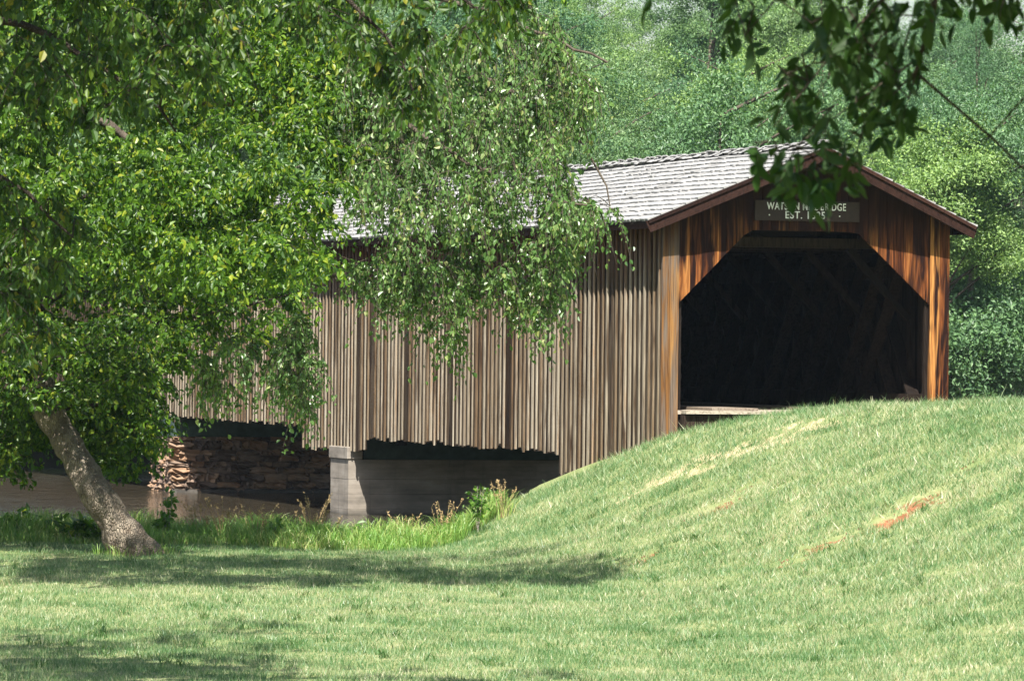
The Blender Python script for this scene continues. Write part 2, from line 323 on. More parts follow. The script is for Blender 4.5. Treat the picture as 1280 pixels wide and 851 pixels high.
# ------------------------------------------------------------------ covered bridge (local x across, y along, z up)
BL = 72.0
bridge = empty('covered_bridge', (P0[0], P0[1], 0), TH)
tag(bridge, 'long brown wooden covered bridge with plank siding and shingled gable roof', 'bridge')
Z_EAVE, Z_RIDGE, OV = 7.05, 8.57, .41; HALF = BW / 2 + OV
PITCH = math.atan2(Z_RIDGE - Z_EAVE, HALF); DECK = 3.2
def roof_z(u): return Z_RIDGE - abs(u - BW / 2) * math.tan(PITCH)
def skirt(t):
    if t < 6.5: return 1.72
    if t < 21.0: return 2.19
    if t < 27.0: return 1.86
    if t < 39.6: return 2.41
    return 2.25
# left wall: framing, then one object for each board and its batten
lw = MB()
for t in np.arange(1.5, BL, 3.0): lw.box(.10, .22, t, t + .18, 2.35, 6.9)
for z in (2.55, 4.7, 6.6): lw.box(.07, .10, .2, BL, z, z + .16)
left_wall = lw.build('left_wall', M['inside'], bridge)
protos = []
for k in range(5):
    b = MB(); wv_ = .262 + .006 * k
    b.box(-.012 * (k % 2), .03, 0, wv_, 0, 1)
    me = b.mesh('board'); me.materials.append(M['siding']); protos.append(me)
bprotos = []
for k in range(4):
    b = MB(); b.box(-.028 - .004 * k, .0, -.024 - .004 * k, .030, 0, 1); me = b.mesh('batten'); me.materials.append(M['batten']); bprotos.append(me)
t = .12; nb = 0
while t < 46.0:
    z0 = skirt(t) + random.uniform(-.035, .035) + (.03 if random.random() < .1 else 0); z1 = 6.98
    o = link('board', protos[random.randrange(5)], None, left_wall); o.location = (.03 + random.uniform(-.006, .008), t, z0); o.scale = (1, 1, z1 - z0)
    o.rotation_euler = (random.uniform(-.0012, .0012), 0, random.uniform(-.02, .02))
    if random.random() < .93:
        z0b = z0 + random.uniform(-.04, .05)
        o = link('batten', bprotos[random.randrange(4)], None, left_wall); o.location = (.012, t, z0b); o.scale = (1, 1, z1 - z0b - .01)
        o.rotation_euler = (random.uniform(-.002, .002), 0, random.uniform(-.12, .12))
    t += .29; nb += 1
rest = MB()
while t < BL:
    rest.box(.01, .05, t, t + .265, 2.25 + random.uniform(-.03, .03), 6.98); rest.box(-.045, .0, t - .03, t + .03, 2.25, 6.97); t += .29
tag(rest.build('far_siding', M['siding'], left_wall), kind='stuff')
# right wall
rw = MB()
rw.box(BW - .10, BW - .06, .2, BL, 6.6, 6.76)
right_wall = rw.build('right_wall', M['inside'], bridge)
for t in np.arange(1.5, 24, 3.0): MB().box(BW - .22, BW - .10, t, t + .18, 2.35, 6.9).build('wall_post', M['inside'], right_wall)
mr = MB().box(0, .035, 0, .288, 0, 1).mesh('board'); mr.materials.append(M['inside'])
t = .1
while t < 22:
    o = link('board', mr, None, right_wall); g = .012 if random.random() < .08 else 0
    o.location = (BW - .035, t + g, 1.9); o.scale = (1, .998 - g * 3, 5.05); t += .288
tag(MB().box(BW - .035, BW, t, BL, 2.0, 6.95).build('far_siding', M['siding_brown'], right_wall), kind='stuff')
# lattice trusses, each plank of its own
for ub, tmax, nm in ((BW - .34, 24, 'right'), (.34, 9, 'left')):
    chord = MB()
    for z in (DECK + .1, 5.95, 6.5): chord.box(ub - .07, ub + .07, .3, BL - .3, z, z + .26)
    tr = chord.build('lattice_truss', M['inside'], bridge)
    span = 2.9
    for sgn in (-1, 1):
        t = -span + .6
        while t < tmax:
            a = (ub + sgn * .1, t, DECK) if sgn > 0 else (ub + sgn * .1, t + span, DECK); b_ = (ub + sgn * .1, t + span, 6.75) if sgn > 0 else (ub + sgn * .1, t, 6.75)
            if min(a[1], b_[1]) > .3: MB().bar(a, b_, .07, .27, (1, 0, 0)).build('lattice_plank', M['inside'], tr)
            t += 1.1
# ceiling: tie beams, knee braces, rafters
for t in np.arange(1.2, 40, 2.4):
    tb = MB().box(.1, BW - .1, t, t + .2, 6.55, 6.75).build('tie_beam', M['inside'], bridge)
    for s in (0, 1):
        x0, x1 = (.35, 1.7) if s == 0 else (BW - .35, BW - 1.7)
        MB().bar((x0, t + .1, 5.1), (x1, t + .1, 6.55), .12, .16, (0, 1, 0)).build('knee_brace', M['inside'], tb)
# deck planks
dk = MB().box(.2, BW - .2, .2, BL - .2, DECK - .45, DECK - .08).build('deck', M['inside'], bridge)
t = -.55
while t < 9:
    wd = .26; MB().box(.32 + random.uniform(0, .12), BW - .42, t, t + wd - .012, DECK - .075 + random.uniform(-.008, .008), DECK).build('plank', M['deck'], dk); t += wd
MB().box(.25, BW - .25, t, BL, DECK - .078, DECK - .004).build('far_planking', M['deck'], dk)
for x0 in (1.0, 3.6): MB().box(x0, x0 + 1.0, -.3, 16, DECK + .003, DECK + .055).build('runner_plank', M['deck'], dk)
# gable end sill under the deck front
MB().box(.35, BW - .35, -.45, -.25, DECK - .38, DECK - .09).build('sill_beam', M['inside'], bridge)
# portal wall of vertical boards with a chamfered opening
OPL, OPR, OPT = .36, 5.83, 6.86; CHL, CHR, CHZL, CHZR = 1.86, 4.22, 5.36, 5.40
def open_bottom(u):
    if u <= OPL or u >= OPR: return None
    if u < CHL: return CHZL + (OPT - CHZL) * (u - OPL) / (CHL - OPL)
    if u > CHR: return CHZR + (OPT - CHZR) * (OPR - u) / (OPR - CHR)
    return OPT
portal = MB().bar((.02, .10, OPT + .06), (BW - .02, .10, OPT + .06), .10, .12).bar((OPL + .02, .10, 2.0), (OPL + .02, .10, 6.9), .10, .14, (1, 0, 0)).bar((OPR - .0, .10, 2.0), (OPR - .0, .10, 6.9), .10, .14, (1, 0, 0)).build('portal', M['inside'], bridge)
us = [0.0, .17, OPL]; u = OPL
while u < OPR - .30:
    u += random.choice([.165, .2, .215, .245]); us.append(u)
us[-1] = OPR; us += [OPR + .21, BW]
us = sorted(set(us + [BW / 2])); us = [a for i, a in enumerate(us) if i == 0 or a - us[i - 1] > .05]
for a, b_ in zip(us[:-1], us[1:]):
    g = .006; a2, b2 = a + g / 2, b_ - g / 2; zb = [open_bottom(a2 + 1e-4), open_bottom(b2 - 1e-4)]
    post = zb[0] is None
    if post: zb = [1.6 + .2 * a / BW, 1.6 + .2 * a / BW]
    zt = [roof_z(a2) - .03, roof_z(b2) - .03]; y0 = -.032 + random.uniform(-.008, .008) - (.02 if post else 0); y1 = .03
    V = [[a2, y0, zb[0]], [b2, y0, zb[1]], [b2, y1, zb[1]], [a2, y1, zb[0]], [a2, y0, zt[0]], [b2, y0, zt[1]], [b2, y1, zt[1]], [a2, y1, zt[0]]]
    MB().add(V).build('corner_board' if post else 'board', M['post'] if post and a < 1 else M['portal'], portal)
# rakes and prow roof
def front(s): return -(.36 + .66 * s)                       # s: 0 at the eave, 1 at the ridge
def rp(side, s, t, dz=0.0):                                 # point on the roof plane
    u = BW / 2 + side * HALF * (1 - s); return np.array([u, t, Z_EAVE + (Z_RIDGE - Z_EAVE) * s + dz])
roof = empty('roof'); roof.parent = bridge
for side in (-1, 1):
    V = []
    for dz in (-.10, -.045):
        for s in (.0, 1.0): V += [rp(side, s, front(s) + .04, dz), rp(side, s, BL + .4, dz)]
    F = np.array([[0, 1, 3, 2], [4, 6, 7, 5], [0, 2, 6, 4], [1, 5, 7, 3], [0, 4, 5, 1], [2, 3, 7, 6]])
    MB().add(V, F).build('roof_sheathing', M['inside'], roof)
    for (dz, th, dt, nm) in ((-.17, .24, .0, 'rake_board'), (-.065, .07, -.035, 'rake_trim')):
        MB().bar(rp(side, -.005, front(0) + dt, dz), rp(side, .995, front(1) + dt, dz), .04, th).build(nm, M['trim'], roof)
    MB().box(*((-OV + .03, -OV + .07) if side < 0 else (BW + OV - .07, BW + OV - .03)), -.3, BL + .3, Z_EAVE - .20, Z_EAVE - .05).build('eave_board', M['trim'], roof)
    for t in np.arange(.6, BL, .9 if side < 0 else 3.6):
        p, q = rp(side, .02, t, -.16), rp(side, .99, t, -.16)
        if t < 34: MB().bar(p, q, .07, .12).build('rafter', M['inside'], roof)
# shingles
SL = HALF / math.cos(PITCH); NR = 14; EXPO = SL / NR
def shingle_v(wd, ln, th, lift): 
    return np.array([[0, 0, 0], [wd, 0, 0], [wd, ln, 0.0], [0, ln, 0.0], [0, 0, th + lift], [wd, 0, th + lift], [wd, ln, .008], [0, ln, .008]])
singles, bulk = [], MB()
def shingle_frame(side, s, t, wd):
    # local x along the bridge, local y up the slope
    base = rp(side, s, t, -.04 + .025 * math.sin(t * .35) * s ); ex = np.array([0, 1.0, 0]); ey = np.array([-side * math.cos(PITCH), 0, math.sin(PITCH)])
    n = np.cross(ex, ey); n = n if n[2] > 0 else -n
    return base, ex, ey, n
sh_me = []
for k in range(8):
    me = mesh_np('shingle', shingle_v(1, .40 + .02 * (k % 3), .042 + .004 * (k % 4), .002 * (k % 3)), BOXF); me.materials.append(M['shingle']); sh_me.append(me)
for side in (-1, 1):
    for r in range(NR):
        s0 = (r * EXPO - .03) / SL; t = front(max(s0, 0)) - .05
        while t < (BL + .4 if side < 0 else 30):
            wd = random.uniform(.11, .24); s = s0 + random.uniform(-.004, .004) + (random.uniform(-.015, .01) if random.random() < .07 else 0)
            base, ex, ey, n = shingle_frame(side, s, t, wd); lift = random.uniform(0, .008) + (.02 if random.random() < .05 else 0); base = base + n * random.uniform(0, .006)
            if side < 0 and t < 3.1 and len(singles) < 300:
                nn = n * math.cos(lift) - ey * math.sin(lift); yy = ey * math.cos(lift) + n * math.sin(lift) * -1
                mt = Matrix(((ex[0] * (wd - .006), yy[0], nn[0], base[0]), (ex[1] * (wd - .006), yy[1], nn[1], base[1]), (ex[2], yy[2], nn[2], base[2]), (0, 0, 0, 1)))
                o = link('shingle', sh_me[random.randrange(8)], None, roof); o.matrix_local = mt; singles.append(o)
            else:
                L = shingle_v(wd - .006, .40, .045 + lift, 0); bulk.add(base + L[:, :1] * ex + L[:, 1:2] * ey + L[:, 2:] * n)
            t += wd
tag(bulk.build('shingles', M['shingle'], roof), kind='stuff')
t = front(1) - .05; caps = MB()
while t < BL:
    wd = random.uniform(.12, .3)
    for side in (-1, 1):
        b0 = rp(side, 1.0, t, .035 + random.uniform(0, .05)); dn = np.array([side * math.cos(PITCH), 0, -math.sin(PITCH)]); nn = np.array([side * math.sin(PITCH), 0, math.cos(PITCH)])
        L = shingle_v(wd, .22 + random.uniform(-.03, .03), .02, 0); caps.add(b0 + L[:, :1] * np.array([0, 1, 0]) + (L[:, 1:2] - .04 - random.uniform(0, .05)) * dn + L[:, 2:] * nn)
    t += wd
tag(caps.build('ridge_shingles', M['shingle'], roof), kind='stuff')
# sign
sg = empty('bridge_sign', tuple(P0 + np.array([CS * 1.96 + SN * .07, SN * 1.96 - CS * .07])) + (7.06,), TH)
tag(sg, 'dark name board with white lettering over the bridge portal', 'sign')
SGW = 2.28
bevel_mesh(MB().box(0, SGW, -.025, .02, 0, .41).build('board', M['signboard'], sg).data, .006)
def letters(txt, size, x, z, wd):
    c = bpy.data.curves.new('lettering', 'FONT'); c.body = txt; c.size = size; c.align_x = 'CENTER'; c.extrude = .004; c.offset = .0022; c.space_character = 1.12
    o = bpy.data.objects.new('lettering', c); COL.objects.link(o)
    dg = bpy.context.evaluated_depsgraph_get(); me = bpy.data.meshes.new_from_object(o.evaluated_get(dg)); bpy.data.objects.remove(o)
    xs = [v.co.x for v in me.vertices]; k = wd / (max(xs) - min(xs)); bm = bmesh.new(); bm.from_mesh(me); left = set(bm.verts)
    while left:
        st = [left.pop()]; isl = set(st)
        while st:
            v = st.pop()
            for e in v.link_edges:
                q = e.other_vert(v)
                if q in left: left.discard(q); isl.add(q); st.append(q)
        ix = {v: i for i, v in enumerate(isl)}; fs = [[ix[v] for v in f.verts] for f in bm.faces if f.verts[0] in isl]
        lm = bpy.data.meshes.new('letter'); lm.from_pydata([tuple(v.co) for v in isl], [], fs); lo = link('letter', lm, M['white'], sg)
        lo.location = (x, -.032, z); lo.rotation_euler = (R(90), 0, 0); lo.scale = (k, 1, 1)
    bm.free()
letters('WATSON MILL BRIDGE', .21, SGW / 2 - .02, .225, 1.72); letters('EST. 1885', .21, SGW / 2 - .05, .05, .86)
for x in (.3, SGW - .45): MB().box(x, x + .025, -.034, -.025, .10, .125).build('bolt', M['white'], sg)

# ------------------------------------------------------------------ piers
def pier_empty(name, t): return empty(name, (P0[0] - SN * t, P0[1] + CS * t, -.7), TH)
cp = pier_empty('concrete_pier', 22.6); tag(cp, 'grey concrete pier with horizontal board marks, nearest under the bridge', 'bridge pier')
z = -.2; k = 0
tops = [.95, 1.13, 1.50, 1.87, 2.35]
for zt in tops:
    i_ = (.0, .003, .001, .004, .0)[k]; 
    b = MB().box(-.02 + i_, 5.75 - i_, i_, 1.6 - i_, z, zt - .004).mesh('concrete_lift')
    link('concrete_lift', b, M['concrete'], cp); z = zt; k += 1
link('footing', bevel_mesh(MB().box(-.15, 5.9, -.12, 1.72, -.6, .92).mesh('footing'), .05), M['concrete'], cp)
link('end_cap', bevel_mesh(MB().box(-.06, .34, -.03, 1.64, 2.352, 2.66).mesh('end_cap'), .02), M['concrete'], cp)
link('cap_beam', MB().box(.41, 5.9, .1, 1.5, 2.352, 3.1).mesh('cap_beam'), M['beam'], cp)
for x in (1.2, 2.6, 4.2): link('bearing_block', MB().box(x, x + .25, -.06, .098, 2.7, 3.0).mesh('bearing_block'), M['inside'], cp)
sp = pier_empty('stone_pier', 40.4); tag(sp, 'brown rubble stone pier standing in the stream under the far span', 'bridge pier')
core = link('mortar_core', MB().box(.10, 6.1, .10, 2.0, -.5, 2.55).mesh('mortar_core'), M['mortar'], sp)
def rock(wd, dp, ht, seed):
    bm = bmesh.new(); bmesh.ops.create_cube(bm, size=1); bmesh.ops.subdivide_edges(bm, edges=bm.edges[:], cuts=2, use_grid_fill=True)
    r = np.random.default_rng(seed)
    for v in bm.verts:
        c = v.co; f = 1 - .16 * max(0, (abs(c.x) + abs(c.y) + abs(c.z)) - .85); v.co = c * f
        v.co.x *= wd; v.co.y *= dp; v.co.z *= ht; v.co += Vector(r.normal(size=3) * np.array([.05, .05, .07]))
    me = bpy.data.meshes.new('stone'); bm.to_mesh(me); bm.free(); me.materials.append(M['stone']); return me
rocks = [rock(1, .34, 1, s) for s in range(9)]
def stones(fixed, along, a0, a1, z0, z1):
    z = z0
    while z < z1 - .08:
        h = random.uniform(.11, .25); h = min(h, z1 - z); a = a0 - random.uniform(0, .2)
        while a < a1:
            wd = random.choice([random.uniform(.14, .35), random.uniform(.3, .75)]); wd = min(wd, max(.15, a1 + .06 - a)); o = link('stone', rocks[random.randrange(9)], None, sp)
            c = a + wd / 2; o.scale = (wd * 1.0, random.uniform(.8, 1.2), h * random.uniform(.85, 1.15))
            if along == 'x': o.location = (c, fixed + random.uniform(-.03, .02), z + h / 2)
            else: o.location = (fixed + random.uniform(-.03, .02), c, z + h / 2); o.rotation_euler = (0, 0, R(90))
            a += wd
        z += h
stones(.10, 'x', .0, 6.1, .75, 2.55); stones(.10, 'y', .2, 2.0, .75, 2.55)
link('ledge', bevel_mesh(MB().box(-.04, 6.3, -.16, 2.2, -.3, 1.10).mesh('ledge'), .12, 2), M['wetrock'], sp)
link('cap_beam', MB().box(.0, 6.15, .05, 2.0, 2.552, 3.15).mesh('cap_beam'), M['beam'], sp)
ab = pier_empty('concrete_abutment', 4.0); tag(ab, 'low grey abutment wall half buried in the bank under the near end', 'abutment')
link('wall', bevel_mesh(MB().box(.25, 6.0, .0, 1.0, .3, 2.9).mesh('wall'), .02), M['concrete'], ab)
link('beam_seat', bevel_mesh(MB().box(.2, 6.05, -.05, .6, 2.902, 3.35).mesh('beam_seat'), .02), M['concrete'], ab)

# ------------------------------------------------------------------ foliage tools
def nrm(a): return a / np.maximum(np.linalg.norm(a, axis=1, keepdims=True), 1e-9)
def leaves_mesh(name, P, D, N, L, W, fold=.25, simple=False):
    n = len(P); D = nrm(D); S = nrm(np.cross(D, N)); N = np.cross(S, D); L = L[:, None]; W = W[:, None]
    tip = P + D * L - N * L * .10
    if simple:
        V = np.stack([P, P + D * L * .45 + S * W * .5 + N * W * fold, tip, P + D * L * .45 - S * W * .5 + N * W * fold], 1).reshape(-1, 3)
        b = np.arange(n)[:, None] * 4; F = np.concatenate([b + np.array([[0, 1, 2]]), b + np.array([[0, 2, 3]])])
        return mesh_np(name, V, F)
    a, b2 = D * L * .30, D * L * .68
    V = np.stack([P, P + a + S * W * .5 + N * W * fold, P + b2 + S * W * .38 + N * W * fold * .7, tip, P + b2 - S * W * .38 + N * W * fold * .7, P + a - S * W * .5 + N * W * fold], 1).reshape(-1, 3)
    b = np.arange(n)[:, None] * 6; F = np.concatenate([b + np.array([[0, 1, 2, 3]]), b + np.array([[0, 3, 4, 5]])])
    return mesh_np(name, V, F)
def tubes(name, lines, sides=5):
    """lines: list of (points (k,3), radii (k,))"""
    VV, FF, n = [], [], 0; ang = np.arange(sides) / sides * 2 * np.pi; ca, sa = np.cos(ang), np.sin(ang)
    for P, r in lines:
        P = np.asarray(P, float); k = len(P); T = np.gradient(P, axis=0); T = nrm(T); up = np.array([0, 0, 1.0]) if abs(T[0, 2]) < .9 else np.array([1.0, 0, 0])
        A = nrm(np.cross(T, up)); B = np.cross(T, A)
        V = P[:, None] + np.asarray(r)[:, None, None] * (A[:, None] * ca[None, :, None] + B[:, None] * sa[None, :, None])
        VV.append(V.reshape(-1, 3)); i = (np.arange(k - 1)[:, None] * sides + np.arange(sides)[None]); j = (np.arange(k - 1)[:, None] * sides + (np.arange(sides)[None] + 1) % sides)
        FF.append(np.stack([i, j, j + sides, i + sides], -1).reshape(-1, 4) + n); n += k * sides
    return mesh_np(name, np.concatenate(VV), np.concatenate(FF), True)
def resample(P, step=.3):
    P = np.asarray(P, float); seg = np.linalg.norm(np.diff(P, axis=0), axis=1); s = np.concatenate([[0], np.cumsum(seg)]); n = max(3, int(s[-1] / step))
    x = np.linspace(0, s[-1], n); Q = np.stack([np.interp(x, s, P[:, i]) for i in range(3)], 1)
    for _ in range(3): Q[1:-1] = .25 * Q[:-2] + .5 * Q[1:-1] + .25 * Q[2:]
    return Q
def in_poly(x, y, poly):
    p = np.asarray(poly, float); c = np.zeros(len(x), bool); j = len(p) - 1
    for i in range(len(p)):
        cond = ((p[i, 1] > y) != (p[j, 1] > y)) & (x < (p[j, 0] - p[i, 0]) * (y - p[i, 1]) / (p[j, 1] - p[i, 1] + 1e-12) + p[i, 0]); c ^= cond; j = i
    return c
def sample_poly(poly, n, d0, d1, rng, tilt=0.0, yr=(0, 330)):
    p = np.asarray(poly, float); out = []
    while len(out) < n:
        x = rng.uniform(p[:, 0].min(), p[:, 0].max(), 400); y = rng.uniform(p[:, 1].min(), p[:, 1].max(), 400); k = in_poly(x, y, p)
        for a, b in zip(x[k], y[k]): out.append(px(a, b, rng.uniform(d0, d1) - tilt * ((b - yr[0]) / (yr[1] - yr[0]) - .5)))
    return np.array(out[:n])
def grow(limbs, clusters, rng, bow=.12, rmax=.05):
    """limbs: list of (points, r0, r1); returns lines of (points, radii)"""
    lines, NP, NR_ = [], [], []
    for P, r0, r1 in limbs:
        Q = resample(P); wob = rng.normal(size=Q.shape) * .025; wob[0] = 0; Q = Q + wob; r = np.linspace(r0, r1, len(Q)); lines.append((Q, r)); NP.append(Q); NR_.append(r)
    NP = np.concatenate(NP); NRr = np.concatenate(NR_)
    left = list(range(len(clusters))); dist = np.array([np.min(np.linalg.norm(NP - c, axis=1)) for c in clusters])
    for i in np.argsort(dist):
        c = clusters[i]; dd = np.linalg.norm(NP - c, axis=1); k = int(np.argmin(dd)); d = dd[k]
        if d < .05: continue
        n = max(3, int(d / .3) + 2); s = np.linspace(0, 1, n)[:, None]; Q = NP[k] * (1 - s) + c * s; Q = Q + np.array([0, 0, 1]) * (bow * d * np.sin(s * np.pi)); Q[1:-1] += rng.normal(size=(n - 2, 3)) * .02 * d
        r0 = min(NRr[k] * .7, .006 + .012 * d, rmax); r = np.linspace(r0, .005, n); lines.append((Q, r)); NP = np.concatenate([NP, Q[1:]]); NRr = np.concatenate([NRr, r[1:]])
    return lines
def crown(clusters, rng, twigs=6, per=12, tl=.7, spread=.6, droop=.8, leaf=.09, ratio=.55, hang=.5, up=.6, simple=False, twig_tubes=True):
    K = len(clusters); n = K * twigs; c = np.repeat(clusters, twigs, 0); az = rng.uniform(0, 2 * np.pi, n); ln = tl * rng.uniform(.5, 1.25, n)
    H = np.stack([np.cos(az), np.sin(az), rng.uniform(-.25, .45, n)], 1)
    def pt(s): return c + H * (ln * spread * s)[:, None] + np.array([0, 0, -1.0]) * (ln * droop * s ** 1.8)[:, None]
    s = rng.uniform(.08, 1.0, (per, n)); P, D = [], []
    for k in range(per):
        p = pt(s[k]); tan = nrm(H * spread + np.array([0, 0, -1.0]) * (droop * 1.8 * s[k] ** .8)[:, None]); D.append(tan * .5 + rng.normal(size=(n, 3)) * .55 + np.array([0, 0, -hang])); P.append(p + rng.normal(size=(n, 3)) * .03)
    P = np.concatenate(P); D = np.concatenate(D); m = len(P); N = rng.normal(size=(m, 3)) + np.array([0, -.25, up]); L = leaf * rng.uniform(.45, 1.35, m)
    me = leaves_mesh('crown', P, D, N, L, L * ratio * rng.uniform(.8, 1.15, m), rng.uniform(.1, .35), simple)
    tw = []
    if twig_tubes:
        S = [pt(np.full(n, q)) for q in (0, .35, .7, 1.0)]; A = np.stack(S, 1)
        tw = [(A[i], np.array([.006, .005, .004, .002])) for i in range(n)]
    return me, tw
def build_tree(name, label, trunk, trunk_r, limbs, clusters, leafmat, barkmat, rng, group=None, twigmat=None, sides=14, cr=None, **kw):
    base = np.asarray(trunk[0], float); root = empty(name, tuple(base)); tag(root, label, 'tree', group)
    Q = resample(trunk, .06 if sides > 20 else .25); s = np.linspace(0, 1, len(Q)); r = np.interp(s, np.linspace(0, 1, len(trunk_r)), trunk_r)
    tm = tubes('trunk', [(Q - base, r)], sides)
    n = len(tm.vertices); co = np.empty(n * 3, np.float32); tm.vertices.foreach_get('co', co); co = co.reshape(-1, 3); nrmv = np.empty(n * 3, np.float32); tm.vertices.foreach_get('normal', nrmv); co = co + nrmv.reshape(-1, 3) * (vnoise(co, 5, 1.6) * .03 + vnoise(co, 9, 5.0) * .014)[:, None]
    if sides > 20:
        cc = co * np.array([1, 1, .45]); rd = 1 - np.abs(vnoise(cc, 61, 5.0)) * 1.2 - np.abs(vnoise(cc, 62, 11.0)) * .6; co = co + nrmv.reshape(-1, 3) * (rd * .036)[:, None]
    tm.vertices.foreach_set('co', co.astype(np.float32).ravel()); link('trunk', tm, barkmat, root)
    lines = grow(limbs, clusters, rng)
    me, tw = crown(clusters, rng, **kw); 
    lines = [(P - base, r) for P, r in lines]; tw = [(P - base, r) for P, r in tw]
    link('branches', tubes('branches', lines, 5), twigmat or barkmat, root)
    if tw: tag(link('twigs', tubes('twigs', tw, 3), twigmat or barkmat, root), kind='stuff')
    me.transform(Matrix.Translation(Vector(-base))); tag(link('crown', me, leafmat, root), kind='stuff')
    return root
def P(*pts): return [px(*p) for p in pts]

# ------------------------------------------------------------------ hero trees
# leaning tree on the bank
rng = np.random.default_rng(3); g0 = hit(172, 694); dA = g0[1]; g0 = g0 - np.array([0, 0, .12])
trunkA = [g0 + np.array([.12, 0, -.1])] + P((158, 676, dA), (125, 622, dA), (92, 570, dA + .3), (62, 515, dA + .6), (40, 450, dA + .8), (25, 370, dA + 1), (20, 280, dA + 1))
clA = np.concatenate([sample_poly([(-120, 260), (150, 215), (330, 250), (395, 330), (375, 380), (330, 420), (230, 440), (195, 490), (185, 555), (120, 585), (60, 545), (0, 560), (-120, 600)], 520, dA + .5, dA + 6, rng),
    sample_poly([(110, 440), (190, 450), (200, 520), (185, 580), (130, 590), (100, 520)], 70, dA + .9, dA + 3.5, rng), sample_poly([(-60, 380), (230, 400), (200, 470), (110, 500), (40, 495), (-60, 470)], 70, dA - 1.2, dA + .2, rng), sample_poly([(-60, 480), (40, 470), (60, 540), (20, 590), (-60, 600)], 40, dA + 1, dA + 5, rng)])
limbsA = [(P((45, 470, dA + .8), (110, 430, dA + 2), (200, 400, dA + 3), (290, 390, dA + 3), (360, 370, dA + 3)), .07, .012), (P((30, 400, dA + 1), (120, 330, dA + 2), (240, 300, dA + 2), (340, 300, dA + 2)), .11, .02),
    (P((62, 515, dA + .6), (110, 500, dA + 1), (160, 500, dA + 1)), .06, .015), (P((25, 370, dA + 1), (-60, 380, dA), (-120, 450, dA)), .09, .02), (P((20, 290, dA + 1), (80, 250, dA - 1), (180, 240, dA - 2)), .08, .02)]
build_tree('leaning_tree', 'green tree with a thick grey leaning trunk on the stream bank', trunkA, [.45, .28, .25, .24, .23, .22, .18, .10], limbsA, clA, M['leaf_a'], M['bark'], rng, twigmat=M['bark_dark'], sides=56, twigs=7, per=15, tl=.62, spread=.75, droop=.55, leaf=.105, ratio=.6)
# wide weeping tree, its trunk left of the frame
rng = np.random.default_rng(5); dB = 74.5
bx = px(-330, 400, dB); trunkB = [np.array([bx[0], dB, float(height(bx[0], dB)) - .1])] + P((-330, 560, dB), (-320, 400, dB), (-300, 250, dB), (-270, 130, dB), (-200, 10, dB))
limbsB = [(P((-290, 220, dB + 2), (-100, 130, dB + 2), (100, 100, dB + 2), (185, 122, dB + 2), (300, 128, dB + 2), (450, 105, dB + 2), (600, 98, dB + 2), (700, 110, dB + 2)), .17, .02),
    (P((-270, 130, dB + 2), (0, 120, dB + 1), (130, 150, dB + 1), (210, 208, dB + 1), (300, 280, dB + 1), (400, 340, dB + 1), (440, 360, dB + 1)), .13, .02),
    (P((-210, 20, dB + 2), (100, -50, dB + 2), (400, -40, dB + 2), (600, 10, dB + 2), (700, 50, dB + 2), (760, 80, dB + 2)), .13, .018),
    (P((450, 105, dB + 2), (540, 180, dB - 1), (640, 230, dB - 1), (740, 260, dB - 1)), .06, .015), (P((300, 128, dB + 2), (420, 210, dB + 1), (540, 280, dB + 1), (620, 330, dB + 1)), .06, .012), (P((600, 98, dB + 2), (690, 140, dB + 2), (750, 200, dB + 2), (765, 260, dB + 2)), .045, .01)]
clB1 = sample_poly([(430, 50), (560, 30), (660, -10), (690, 10), (730, 50), (755, 85), (735, 130), (715, 190), (715, 235), (725, 255), (700, 280), (670, 300), (630, 285), (560, 270), (480, 290), (430, 220)], 330, dB - 1.2, dB + 1.6, rng, 3.5)
tails = []
for x, y0, y1, n in ((675, 300, 390, 14), (700, 280, 345, 10), (645, 300, 370, 11), (712, 250, 310, 7), (560, 300, 425, 12), (575, 300, 370, 9), (500, 310, 365, 13), (530, 310, 355, 10), (595, 300, 350, 6), (480, 300, 360, 8), (370, 390, 510, 18), (385, 430, 480, 5), (355, 410, 455, 8), (440, 320, 340, 6), (640, 320, 350, 6), (750, 250, 262, 4), (735, 245, 262, 4), (300, 420, 450, 8), (265, 430, 480, 8)):
    for k in range(n): tails.append(px(x + rng.normal() * 11, rng.uniform(y0, y1), dB + rng.uniform(-1.2, 1.2)))
clB2 = sample_poly([(-60, -40), (430, -40), (480, 60), (450, 180), (430, 300), (370, 350), (250, 340), (100, 320), (-60, 320)], 1080, dB - 1.0, dB + 2.2, rng, 5.0)
kB = vnoise(clB2, 71, .75) + rng.normal(size=len(clB2)) * .12 > -.22; clB2 = clB2[kB]
clB3 = sample_poly([(-900, -520), (560, -520), (660, -30), (-60, -40), (-60, 330), (-900, 330)], 200, dB + 1, dB + 6, rng)
build_tree('weeping_tree', 'wide pale green tree with drooping branches hanging before the bridge wall', trunkB, [.55, .42, .36, .3, .24, .15], limbsB, np.concatenate([clB1, np.array(tails)]), M['leaf_b'], M['bark'], rng, twigmat=M['bark_mid'], twigs=6, per=13, tl=.72, spread=.42, droop=1.0, leaf=.084, ratio=.6, hang=.7)
B = bpy.data.objects['weeping_tree']; bo = Vector(B.location)
for nm, cl, kw in (('crown_mass', clB2, dict(twig_tubes=False, twigs=7, per=15, tl=.65, spread=.7, droop=.6, leaf=.10, ratio=.55)), ('upper_crown', clB3, dict(twigs=7, per=12, tl=1.0, spread=.9, droop=.6, leaf=.17, ratio=.6, twig_tubes=False, simple=True))):
    me, tw = crown(cl, rng, **kw); me.transform(Matrix.Translation(-bo)); tag(link(nm, me, M['leaf_a'], B), kind='stuff')
    ln = [(Q - np.array(bo), r) for Q, r in grow(limbsB, cl, rng)][len(limbsB):] + [(Q - np.array(bo), r) for Q, r in tw]
    tag(link('twigs', tubes('twigs', ln, 3), M['bark_dark'], B), kind='stuff')
